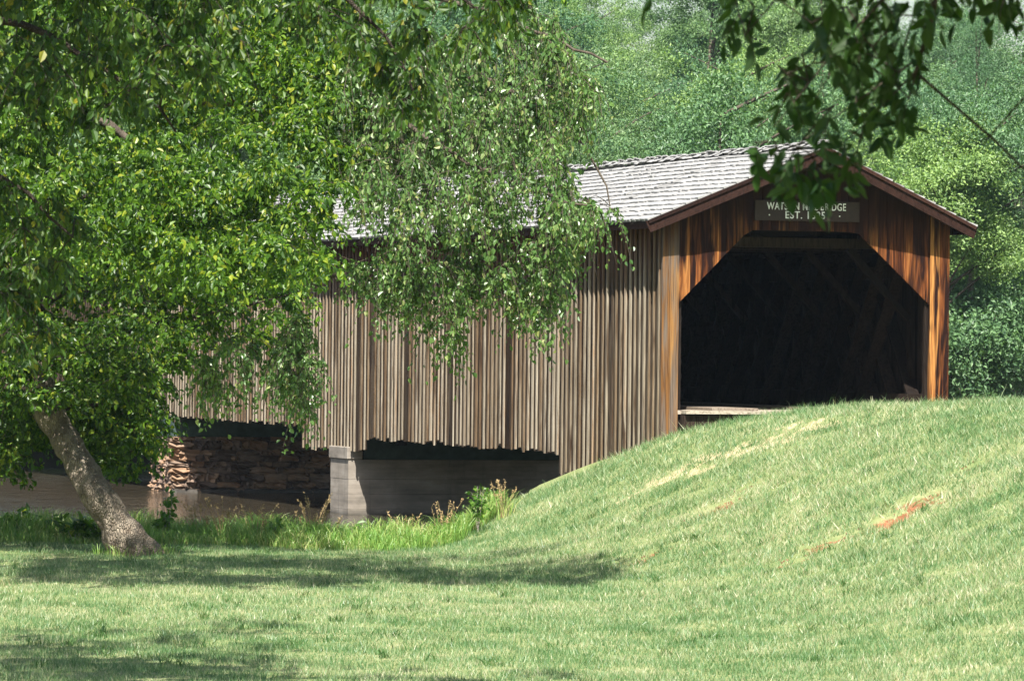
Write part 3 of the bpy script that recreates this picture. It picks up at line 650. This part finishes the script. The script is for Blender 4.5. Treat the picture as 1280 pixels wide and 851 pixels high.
# near tree left of the frame, its outer branches hang in from the top
rng = np.random.default_rng(8); dC = 51.0
cx = px(-560, 500, dC); trunkC = [np.array([cx[0], dC, float(height(cx[0], dC)) - .1])] + P((-560, 600, dC), (-550, 200, dC), (-520, -200, dC), (-450, -520, dC))
limbsC = [(P((-545, 100, dC), (-300, -60, dC), (0, -120, dC), (300, -90, dC), (520, -40, dC), (600, 10, dC)), .15, .015), (P((-535, -50, dC), (-250, -40, dC), (0, 20, dC), (150, 90, dC), (220, 160, dC)), .11, .012),
    (P((-540, 220, dC), (-300, 140, dC), (-100, 170, dC), (40, 240, dC), (90, 300, dC)), .10, .012), (P((300, -90, dC), (430, -20, dC), (500, 60, dC), (520, 130, dC)), .04, .008)]
clC = np.concatenate([sample_poly([(-80, -60), (660, -60), (640, 10), (590, 40), (540, 40), (500, 60), (430, 30), (330, 40), (260, 90), (200, 130), (90, 150), (-80, 200)], 120, dC - 2.5, dC + 2, rng),
    sample_poly([(455, 20), (540, 20), (535, 90), (505, 150), (480, 120)], 16, dC - 1, dC + 1, rng), sample_poly([(-60, 210), (40, 230), (95, 270), (95, 320), (60, 350), (60, 420), (0, 430), (-60, 420)], 34, dC - 1, dC + 1.5, rng), sample_poly([(600, -20), (660, -20), (650, 25), (610, 25)], 6, dC - 1, dC + 1, rng)])
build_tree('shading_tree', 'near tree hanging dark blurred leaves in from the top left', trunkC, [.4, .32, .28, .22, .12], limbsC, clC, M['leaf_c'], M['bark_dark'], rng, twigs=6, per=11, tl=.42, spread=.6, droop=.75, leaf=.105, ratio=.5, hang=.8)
Ct = bpy.data.objects['shading_tree']; co_ = Vector(Ct.location)
clC2 = sample_poly([(-1500, -900), (130, -900), (260, -60), (-80, -60), (-80, 240), (-1500, 240)], 480, dC - 3.5, dC + 4.5, rng)
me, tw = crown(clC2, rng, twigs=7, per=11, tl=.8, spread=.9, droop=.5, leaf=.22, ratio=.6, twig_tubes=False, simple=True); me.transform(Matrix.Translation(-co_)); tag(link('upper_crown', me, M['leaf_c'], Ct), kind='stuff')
tag(link('twigs', tubes('twigs', [(Q - np.array(co_), r) for Q, r in grow(limbsC, clC2, rng)][len(limbsC):], 3), M['bark_dark'], Ct), kind='stuff')
# near tree right of the frame: a branch of compound leaves hangs in from the top right
rng = np.random.default_rng(13); dD = 23.0
tx = px(1900, 500, dD + 1); trunkD = [np.array([tx[0], dD + 1, float(height(tx[0], dD + 1)) - .1])] + P((1900, 700, dD + 1), (1890, 200, dD + 1), (1850, -300, dD + 1), (1780, -700, dD + 1))
T = empty('overhanging_tree', tuple(trunkD[0])); tag(T, 'near tree with dark pointed leaves hanging in from the top right', 'tree'); tb = np.array(trunkD[0])
link('trunk', tubes('trunk', [(resample(trunkD) - tb, np.linspace(.28, .12, len(resample(trunkD))))], 12), M['bark_dark'], T)
limbD = [(P((1885, 120, dD + 1), (1650, -150, dD), (1350, -190, dD), (1180, -120, dD), (1122, -20, dD), (1135, 50, dD), (1150, 95, dD)), .05, .009), (P((1150, 95, dD), (1172, 128, dD), (1190, 165, dD), (1225, 200, dD), (1245, 225, dD), (1285, 250, dD), (1330, 270, dD)), .009, .004),
    (P((1890, 300, dD + 1), (1600, 60, dD), (1400, 20, dD), (1300, 60, dD), (1276, 100, dD), (1277, 140, dD), (1262, 155, dD), (1245, 166, dD)), .03, .004), (P((1180, -120, dD), (1050, -80, dD), (960, -40, dD), (935, 10, dD), (930, 60, dD)), .012, .003),
    (P((1122, -20, dD), (1060, 20, dD), (1020, 70, dD), (985, 110, dD), (960, 150, dD)), .008, .003), (P((1145, 75, dD), (1110, 110, dD), (1060, 130, dD), (1010, 160, dD), (985, 195, dD)), .007, .002), (P((1148, 85, dD), (1120, 140, dD), (1085, 165, dD), (1050, 190, dD), (1020, 215, dD)), .006, .002), (P((1350, -190, dD), (1300, -60, dD), (1250, 0, dD), (1235, 20, dD)), .012, .003)]
sprays = [(900, -8), (1070, 120), (1035, 85), (1000, 85), (1115, 40), (1060, 30), (1020, 170), (1075, 175), (1035, 145), (1150, 20), (1095, 5), (930, 0), (945, 25), (925, 45), (940, 62), (1000, 10), (1040, 30), (1060, 60), (1015, 45), (1090, 30), (1110, 60), (1075, 0), (1150, 5), (1190, 10), (1262, 12), (1240, -5), (1170, -5), (972, 100), (990, 108), (1012, 125), (1040, 120), (1090, 100), (1100, 128), (1122, 110), (1130, 140), (985, 140), (1062, 150), (1098, 158), (1076, 85), (1055, 100), (1125, 80), (945, 172), (965, 180), (1000, 190), (1028, 195), (1052, 190), (995, 222), (1018, 215), (1045, 222), (975, 210), (835, -14), (1020, 95), (1085, 70), (1140, 40), (1220, -10), (1110, 20), (1010, 0), (1250, 30)]
spP = np.array([px(x + rng.normal() * 4, y - (20 if y < 165 else 4) + rng.normal() * 4, dD + rng.uniform(-.5, .5)) for x, y in sprays]); rng_lines = grow(limbD, spP, rng, .05, .006)
br = link('branch', tubes('branch', [(Q - tb, r) for Q, r in rng_lines], 6), M['bark_dark'], T)
lf = []
for k in range(6):
    fo = .10 + .06 * k; bend = -.06 - .05 * (k % 3); xs = np.array([0, .12, .3, .52, .75, .9, 1.0]); hw = np.array([.0, .12, .2, .215, .15, .07, 0]) * (1 + .06 * (k - 2)); zz = bend * xs ** 2 * 2
    V = [[x, 0, z] for x, z in zip(xs, zz)] + [[x, h, z + h * fo] for x, h, z in zip(xs, hw, zz)] + [[x, -h, z + h * fo] for x, h, z in zip(xs, hw, zz)]
    F = [];
    for i in range(6): F += [[i, i + 1, 7 + i + 1, 7 + i], [i + 1, i, 14 + i, 14 + i + 1]]
    me = mesh_np('leaf', np.array(V, float), np.array(F), True); me.materials.append(M['leaf_d']); lf.append(me)
stems, nleaf = [], 0
for c in spP:
    az = rng.uniform(0, 2 * np.pi); h = np.array([math.cos(az), math.sin(az), 0]); ln = rng.uniform(.13, .22); pts = np.array([c + h * ln * .45 * s + np.array([0, 0, -1]) * ln * .85 * s ** 1.4 for s in np.linspace(0, 1, 5)]); stems.append((pts - tb, np.linspace(.003, .0015, 5)))
    tg = nrm(np.gradient(pts, axis=0)); sd_ = np.cross(tg[2], [rng.normal(), rng.normal(), .4]); sd_ /= np.linalg.norm(sd_)
    slots = [(4, 0)] + [(i, s) for i in ((2, 3) if rng.random() < .45 else (1, 2, 3)) for s in (-1, 1)]
    for i, s in slots:
        if nleaf >= 298 or rng.random() < .08: continue
        d = tg[i] * .75 + sd_ * s * .95 + rng.normal(size=3) * .18 + np.array([0, 0, -.35]); d /= np.linalg.norm(d); n = np.cross(d, sd_) + rng.normal(size=3) * .5; n -= d * (n @ d); n /= np.linalg.norm(n); y = np.cross(n, d); L = rng.uniform(.075, .12)
        o = link('leaf', lf[rng.integers(6)], None, br); p = pts[i] - tb; o.matrix_local = Matrix(((d[0] * L, y[0] * L, n[0] * L, p[0]), (d[1] * L, y[1] * L, n[1] * L, p[1]), (d[2] * L, y[2] * L, n[2] * L, p[2]), (0, 0, 0, 1))); nleaf += 1
ex = np.concatenate([sample_poly([(1010, 0), (1150, 0), (1150, 90), (1135, 170), (1085, 190), (1040, 170), (1060, 120), (1010, 70)], 150, dD - .3, dD + .6, rng), sample_poly([(955, 120), (1030, 110), (1040, 170), (960, 180)], 14, dD - .3, dD + .4, rng), sample_poly([(955, 185), (1060, 185), (1070, 235), (970, 240)], 42, dD - .3, dD + .4, rng), sample_poly([(1150, -20), (1285, -20), (1285, 30), (1200, 40)], 30, dD - .3, dD + .6, rng)])
Lx = rng.uniform(.08, .13, len(ex)); mx_ = leaves_mesh('foliage', ex - tb, rng.normal(size=ex.shape) * .55 + np.array([0, 0, -.75]), rng.normal(size=ex.shape) + np.array([0, -.5, .6]), Lx, Lx * .42, .2); tag(link('foliage', mx_, M['leaf_d'], T), kind='stuff')
tag(link('leaf_stalks', tubes('leaf_stalks', stems, 4), M['bark_dark'], T), kind='stuff')
clD = sample_poly([(750, -1500), (3300, -1500), (3300, 0), (1500, 0), (1330, -30), (700, -60), (300, -1500)], 520, dD - 4.5, dD + 2, rng)
clD = clD[~((np.abs(clD[:, 0] / clD[:, 1] * FPX) < 660) & ((clD[:, 2] - ZC) / clD[:, 1] * FPX < 520))]
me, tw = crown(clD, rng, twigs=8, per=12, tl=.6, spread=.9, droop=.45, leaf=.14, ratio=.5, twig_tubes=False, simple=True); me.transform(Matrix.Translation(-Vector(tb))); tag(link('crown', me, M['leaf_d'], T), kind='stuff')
tag(link('twigs', tubes('twigs', [(Q - tb, r) for Q, r in grow(limbD[:1], clD, rng)][1:], 3), M['bark_dark'], T), kind='stuff')

# ------------------------------------------------------------------ background forest
def bg_proto(seed, ht, wd, kind):
    r = np.random.default_rng(seed); ncl = 160
    if kind == 'pine':
        z = r.uniform(.22, 1, ncl) * ht; rad = wd / 2 * (1.05 - z / ht) ** .8; az = r.uniform(0, 6.28, ncl); q = np.sqrt(r.uniform(.15, 1, ncl)); C = np.stack([np.cos(az) * rad * q, np.sin(az) * rad * q, z], 1); sig = .55
    else:
        lobes = [(np.array([r.normal() * wd * .2, r.normal() * wd * .2, ht * r.uniform(.45, .86)]), wd * r.uniform(.16, .27)) for _ in range(11)] + [(np.array([0, 0, ht * .60]), wd * .30)]
        C = []
        for _ in range(ncl):
            c, rad = lobes[r.integers(len(lobes))]; v = r.normal(size=3); v /= np.linalg.norm(v); v[2] *= .85; C.append(c + v * rad * r.uniform(.72, 1.05))
        C = np.array(C); C[:, 2] = np.clip(C[:, 2], ht * .1, None); sig = .36
    per = 170; n = ncl * per; Cr = np.repeat(C, per, 0); jit = r.normal(size=(n, 3)) * np.array([sig, sig, sig * .62]); Pp = Cr + jit; D = r.normal(size=(n, 3)) + np.array([0, 0, -.3]); N = r.normal(size=(n, 3)) * .45 + nrm(jit) * .8 + nrm(Cr - np.array([0, 0, ht * .5])) * .6 + np.array([0, 0, .5])
    L = r.uniform(.09, .20, n); me = leaves_mesh('crown', Pp, D, N, L, L * (.5 if kind != 'pine' else .2), .15, True); me.materials.append(M['leaf_bg_haze'])
    lines = [(resample([(0, 0, -.3), (r.normal() * .15, r.normal() * .15, ht * .35), (r.normal() * .3, r.normal() * .3, ht * .8)], .8), None)]; lines = [(Q, np.linspace(.2, .05, len(Q))) for Q, _ in lines]
    T0 = lines[0][0]
    for k in r.choice(ncl, 16, replace=False):
        z = max(ht * .2, C[k, 2] - r.uniform(.5, 2.5)); a = np.array([np.interp(z, T0[:, 2], T0[:, 0]), np.interp(z, T0[:, 2], T0[:, 1]), min(z, ht * .8)]); lines.append((resample([a, (a + C[k]) / 2 + np.array([0, 0, .2]), C[k]], .7), None))
    lines = [(Q, rr if rr is not None else np.linspace(.07, .02, len(Q))) for Q, rr in lines]
    tm = tubes('trunk', lines[:1], 7); tm.materials.append(M['bark']); bm_ = tubes('branches', lines[1:], 4); bm_.materials.append(M['bark_mid'])
    return me, tm, bm_
PROT = [bg_proto(21, 12, 8.5, 'round'), bg_proto(22, 14, 8, 'round'), bg_proto(23, 11, 9, 'round'), bg_proto(24, 15, 7, 'round'), bg_proto(25, 15, 6.5, 'pine'), bg_proto(26, 4.5, 5.5, 'round')]
GRP = 'forest trees on the far hillside'
def bg_tree(X, Y, k, sc, label, name='forest_tree', group=GRP):
    o = empty(name, (X, Y, float(height(X, Y, False)) - .1), random.uniform(0, 6.28)); tag(o, label, 'tree' if k != 5 else 'shrub', group); o.scale = (sc, sc, sc * random.uniform(.92, 1.1))
    for me, nm in zip(PROT[k], ('crown', 'trunk', 'branches')):
        c = link(nm, me, None, o)
        if nm == 'crown': c['kind'] = 'stuff'
    return o
rr = random.Random(4)
ORD = ['front', 'second', 'third', 'fourth', 'fifth', 'sixth', 'seventh', 'eighth', 'ninth', 'tenth', 'eleventh', 'twelfth']
SHAPE = ['broad round green', 'tall round green', 'wide low green', 'narrow upright green', 'dark pointed']
def where(x):
    for lim, ph in ((-20, 'just outside the left edge'), (150, 'behind the left edge foliage'), (330, 'behind the leafy left trees'), (520, 'left behind the weeping tree'), (690, 'behind the weeping tree'), (800, 'right of the weeping tree top'), (900, 'above the left roof slope'), (1010, 'above the roof left of its peak'), (1100, 'above the roof peak'), (1190, 'above the right roof slope'), (1285, 'right of the bridge roof')):
        if x < lim: return ph
    return 'at the far right edge'
row = 0
Y = 172.0
while Y < 372:
    hw = .112 * Y + 5; X = -hw + rr.uniform(0, 5)
    while X < hw:
        k_ = rr.choice([0, 1, 2, 3, 4, 0, 2, 1]); bg_tree(X, Y + rr.uniform(-4, 4), k_, rr.uniform(.75, 1.1), '%s tree, %s hillside row, %s' % (SHAPE[k_] if row < 8 else 'distant ' + SHAPE[k_], ORD[min(row, 11)], where(640 + X / Y * FPX))); X += rr.uniform(6.0, 9.0)
    Y += 15 if Y < 230 else 19; row += 1
for X, Y, k, sc, lb in ((px(1250, 0, 150)[0], 168, 3, .85, 'slender green tree with thin trunk right of the bridge portal'), (px(1215, 0, 165)[0], 171, 5, 1.2, 'low green bush beside the right corner of the bridge portal'), (px(1275, 0, 150)[0], 169, 5, 1.1, 'pale shrub at the right edge behind the grassy embankment')):
    bg_tree(X, Y, k, sc, lb, 'forest_tree' if k != 5 else 'shrub', None)
for x, Y, sc, lb in ((1205, 180, 1.0, 'dark understory bush close beside the portal corner'), (1240, 184, 1.1, 'understory bush between the portal and the frame edge'), (1275, 181, 1.0, 'understory bush at the right frame edge'), (1300, 190, 1.2, 'understory bush just past the right frame edge'), (1225, 194, 1.1, 'higher understory bush behind the portal corner')):
    bg_tree(px(x, 0, Y)[0], Y, 5, sc, lb, 'shrub', None)
for i, (x, Y, sc) in enumerate(((-60, 167, .9), (20, 168, .8), (95, 167, .75), (170, 168, .9), (250, 167, .8), (330, 168, .8), (420, 168, .9), (520, 168, .8), (620, 168, .9))):
    nth = ('leftmost', 'second from left', 'third from left', 'fourth from left', 'fifth from left', 'fifth from right', 'third from right', 'second from right', 'rightmost')[i]
    bg_tree(px(x, 0, Y)[0], Y, 5, sc, 'low green shrub on the far stream bank, %s of nine' % nth, 'shrub', 'shrubs on the far stream bank')

# ------------------------------------------------------------------ lawn and bank plants
rng = np.random.default_rng(17)
def lawn(n, y0, y1):
    Yv = rng.uniform(y0, y1, n); X = (rng.uniform(-1, 1, n)) * (.104 * Yv + 1.2); u, t = to_bridge(X, Yv)
    k = (Yv < edge_near(X) + .6) & ~((u > 3.2) & (t > -6)) & ~((t > -.25) & (u > .05)) & (rng.random(n) > 1.02 * seg_mask(X, Yv, SOIL, 1.45)) & (rng.random(n) > .6 * seg_mask(X, Yv, DRY))
    return X[k], Yv[k]
la = lawn(330000, 47, 72); lb = lawn(330000, 72, 101); X = np.concatenate([la[0], lb[0]]); Yv = np.concatenate([la[1], lb[1]]); n = len(X); Z = height(X, Yv)
az = rng.uniform(0, 6.28, n); PQ = np.stack([X, Yv, X * 0], 1); tuft = vnoise(PQ, 41, 1.1) + .8 * vnoise(PQ, 42, 3.3); ln = rng.uniform(.03, .075, n) * np.clip(1 + .45 * tuft, .45, 2.3) * np.where(rng.random(n) < .02, 1.9, 1.0); ub_, tb_ = to_bridge(X, Yv); hillk = 1 - smooth((-ub_ - 1) / np.interp(tb_, [-40, -25, 0, 12], [15, 12.5, 8.0, 6.0])); ln = ln * (1 + .75 * hillk); wd = rng.uniform(.006, .013, n) * (1 + .3 * hillk); lean = rng.uniform(.1, .9, n) * (1 + .5 * hillk); la_ = rng.uniform(0, 6.28, n)
base = np.stack([X, Yv, Z - .004], 1); sd_ = np.stack([np.cos(az), np.sin(az), np.zeros(n)], 1) * wd[:, None] * .5; tip = base + np.stack([np.cos(la_) * lean * ln, np.sin(la_) * lean * ln, ln], 1)
gm = mesh_np('lawn_grass', np.stack([base - sd_, base + sd_, tip], 1).reshape(-1, 3), np.arange(n * 3).reshape(-1, 3))
cr = MB(); crv = box_v(-.5, .5, -.5, .5, -.5, .5)
for a_, b_, w_ in SOIL:
    for k in range(26):
        q = a_ + (b_ - a_) * rng.uniform(-.1, 1.1); x_, y_ = q[0] + rng.normal() * w_ * .8, q[1] + rng.normal() * w_ * 1.2; sz = rng.uniform(.008, .026); mr3 = np.array(Matrix.Rotation(rng.uniform(0, 3), 3, Vector(rng.normal(size=3)))); cr.add(crv * (1 + rng.normal(size=(8, 1)) * .2) * sz @ mr3 + np.array([x_, y_, float(height(x_, y_)) + sz * .2]))
tag(cr.build('soil_crumbs', flat_mat('clay crumbs', (.20, .105, .06), .95, .4, 12)), 'crumbs of red clay lying on the bare patches', 'soil', kind='stuff')
nw = 240; wx_ = rng.uniform(0, 1, nw); wy_ = rng.uniform(58, 97, nw); wx_ = (wx_ * 2 - 1) * .104 * wy_; uw, tw_ = to_bridge(wx_, wy_); kk = (uw < 2.5) & (wy_ < edge_near(wx_) - 2.2); wx_, wy_ = wx_[kk], wy_[kk]; m_ = 34
Xw = np.repeat(wx_, m_) + rng.normal(size=len(wx_) * m_) * np.repeat(rng.uniform(.03, .14, len(wx_)), m_); Yw = np.repeat(wy_, m_) + rng.normal(size=len(wx_) * m_) * np.repeat(rng.uniform(.03, .14, len(wx_)), m_)
WEED = (Xw, Yw)
tag(link('lawn_grass', gm, M['grass']), 'mown grass covering the lawn and the embankment', 'grass', kind='stuff')
def blades(X, Yv, h, wd, bend, rng):
    n = len(X); Z = height(X, Yv) - .02; az = rng.uniform(0, 6.28, n); ba = rng.uniform(0, 6.28, n); B0 = np.stack([X, Yv, Z], 1); s = np.stack([np.cos(az), np.sin(az), np.zeros(n)], 1) * wd[:, None] * .5; bd = np.stack([np.cos(ba), np.sin(ba), np.zeros(n)], 1) * (h * bend)[:, None]; up = np.zeros((n, 3)); up[:, 2] = h
    m1 = B0 + up * .55 + bd * .22; m2 = B0 + up * .88 + bd * .62; tp = B0 + up * .98 + bd * 1.15
    V = np.stack([B0 - s, B0 + s, m1 - s * .9, m1 + s * .9, m2 - s * .6, m2 + s * .6, tp], 1).reshape(-1, 3); b = np.arange(n)[:, None] * 7
    return V, [np.concatenate([b + np.array([[0, 1, 3, 2]]), b + np.array([[2, 3, 5, 4]])]), b + np.array([[4, 5, 6]])]
V, F = blades(WEED[0], WEED[1], rng.uniform(.05, .15, len(WEED[0])), rng.uniform(.008, .018, len(WEED[0])), rng.uniform(.3, 1.2, len(WEED[0])), rng); tag(link('coarse_tufts', mesh_np('coarse_tufts', V, F), M['tuft']), 'coarse darker tufts scattered through the mown grass', 'grass', kind='stuff')
n = 30000; X = rng.uniform(-11.5, -.2, n); Yv = edge_near(X) - rng.uniform(-.9, 3.4, n) * np.interp(X, [-11, -2.8, -1, -.2], [1, .95, .6, .25]); k = height(X, Yv) > .12; X, Yv = X[k], Yv[k]
clump = .55 + .45 * np.sin(X * 2.1 + 1.3 * np.sin(Yv * 1.7)) * np.sin(Yv * 1.9 + X * .6); h = rng.uniform(.14, .46, len(X)) * (.55 + .75 * clump) * np.clip((Yv - edge_near(X) + 4.2) / 2.0, .35, 1.15)
V, F = blades(X, Yv, h, rng.uniform(.010, .022, len(X)), rng.uniform(.1, .75, len(X)), rng)
tag(link('tall_grass', mesh_np('tall_grass', V, F), M['tallgrass']), 'rank green grass along the stream bank', 'grass', kind='stuff')
ac = rng.uniform(0, 6.28, 420); rc = rng.uniform(.30, .75, 420); V, F = blades(g0[0] - .05 + np.cos(ac) * rc, g0[1] + np.sin(ac) * rc * .8, rng.uniform(.08, .26, 420), rng.uniform(.008, .016, 420), rng.uniform(.2, 1, 420), rng)
tag(link('trunk_foot_grass', mesh_np('trunk_foot_grass', V, F), M['tallgrass']), 'uncut grass round the foot of the leaning trunk', 'grass', kind='stuff')
# clumps with dry seed heads
def seed_clump(x, y, d, label, n=16, ht=.8, green=False):
    X0 = px(x, y, d)[0]; root = empty('seeding_grass_clump', (X0, d, float(height(X0, d)))); tag(root, label, 'grass clump', 'seeding grasses on the bank'); o = np.array(root.location); st, hd = [], MB(); hV = []
    for k in range(n):
        a = rng.uniform(0, 6.28); r0 = rng.uniform(0, .18); h = ht * rng.uniform(.55, 1.1); b = rng.uniform(.1, .5) * h; p = np.array([[math.cos(a) * (r0 + b * s ** 2), math.sin(a) * (r0 + b * s ** 2), h * s] for s in np.linspace(0, 1, 6)]); st.append((p, np.linspace(.006, .003, 6)))
        m = 14; q = p[-1] - (p[-1] - p[-2]) * rng.uniform(0, 1.2, m)[:, None] + rng.normal(size=(m, 3)) * .012; hV.append(q)
    link('stems', tubes('stems', st, 4), M['tallgrass'] if green else M['straw'], root); q = np.concatenate(hV)
    L = rng.uniform(.03, .06, len(q)); tag(link('seed_heads', leaves_mesh('seed_heads', q, rng.normal(size=q.shape) * .5 + np.array([0, 0, .6]), rng.normal(size=q.shape), L, L * .45, .2, True), M['straw'], root), kind='stuff')
    nb_ = 60; a = rng.uniform(0, 6.28, nb_); V, F = blades(np.cos(a) * rng.uniform(0, .25, nb_) + o[0], np.sin(a) * rng.uniform(0, .25, nb_) + o[1], rng.uniform(.3, .6, nb_), rng.uniform(.01, .02, nb_), rng.uniform(.3, 1, nb_), rng)
    link('blades', mesh_np('blades', V - o, F), M['tallgrass'], root)
for x, y, d, ht, n, lb in ((250, 650, 92.5, .75, 12, 'dry arching grass stems just right of the leaning trunk'), (280, 650, 92.2, .85, 18, 'straw coloured seeding grass before the stone pier'), (320, 650, 92.6, .7, 12, 'thin dry grass stems before the middle of the stone pier'), (392, 650, 92.8, .95, 18, 'tall rust tipped sedge clump left of the concrete pier'), (412, 655, 93.0, .6, 8, 'short rust tipped sedge at the foot of the concrete pier end'), (505, 650, 94.5, .62, 10, 'thin seeding stems before the left part of the concrete pier'), (555, 650, 95.5, .75, 14, 'brown seed stalks left of the small leafy sapling'), (630, 640, 97.5, .7, 12, 'dry stalks right of the small leafy sapling')):
    seed_clump(x, y, d, lb, n, ht)
def leafy(name, label, x, d, ht, wd, n, leaf, group=None, mat='leaf_weed', ratio=.55, nst=6):
    X0 = px(x, 600, d)[0]; root = empty(name, (X0, d, float(height(X0, d)) - .02)); tag(root, label, 'plant', group); st = []; Pp = []
    for k in range(nst):
        a = rng.uniform(0, 6.28); b = rng.uniform(0, wd / 2); p = np.array([[math.cos(a) * b * s, math.sin(a) * b * s, ht * s * rng.uniform(.85, 1.0)] for s in np.linspace(0, 1, 5)]); st.append((p, np.linspace(.008, .003, 5))); m = n // nst; s = rng.uniform(.35, 1.0, m); Pp.append(np.stack([np.interp(s, np.linspace(0, 1, 5), p[:, i]) for i in range(3)], 1) + rng.normal(size=(m, 3)) * wd * .09)
    link('stems', tubes('stems', st, 4), M['bark_pale'], root); q = np.concatenate(Pp); L = leaf * rng.uniform(.6, 1.2, len(q)); D = rng.normal(size=q.shape) + np.array([0, -.2, -.1]); N = rng.normal(size=q.shape) * .7 + np.array([0, -.3, 1])
    tag(link('leaves', leaves_mesh('leaves', q, D, N, L, L * ratio, .15), M[mat], root), kind='stuff')
leafy('leafy_sapling', 'small bright leafy sapling before the concrete pier', 598, 96.0, .95, .55, 150, .11)
for x, d, ht, wd, n, lf_, lb in ((15, 91.5, .5, .6, 50, .20, 'broad leaved weed at the left edge of the bank'), (28, 92.0, .6, .5, 40, .22, 'broad leaved weed left of the dark dock clump'), (60, 91.8, .45, .6, 50, .18, 'bright green weed between the left edge and the leaning trunk'), (95, 91.0, .5, .7, 60, .24, 'dark dock clump left of the leaning trunk'), (125, 91.2, .45, .6, 50, .22, 'dark leafy clump touching the leaning trunk on its left'), (200, 92.2, .55, .5, 50, .16, 'leafy weed just right of the leaning trunk'), (345, 92.5, .4, .5, 40, .16, 'leafy weed between the seeding grass and the tall sedge'), (450, 93.5, .42, .5, 40, .15, 'leafy weed at the water before the concrete pier corner'), (210, 92.6, .95, .35, 60, .15, 'tall reed like weed rising between trunk and stone pier')):
    leafy('bank_weed', lb, x, d, ht, wd, n, lf_, 'weeds on the stream bank', 'leaf_a' if 'dark' in lb else 'leaf_weed')
# ------------------------------------------------------------------ haze
hz = NM('summer haze'); hz.n.remove(hz.b); pv = hz.node('ShaderNodeVolumePrincipled'); pv.inputs['Color'].default_value = (.66, .84, 1.0, 1); pv.inputs['Density'].default_value = .00007; pv.inputs['Anisotropy'].default_value = .0
hz.l.new(pv.outputs[0], hz.out.inputs['Volume'])
hb = MB().box(-940, 940, -240, 1450, -3.0, 62).build('haze', hz.m); tag(hb, kind='stuff')
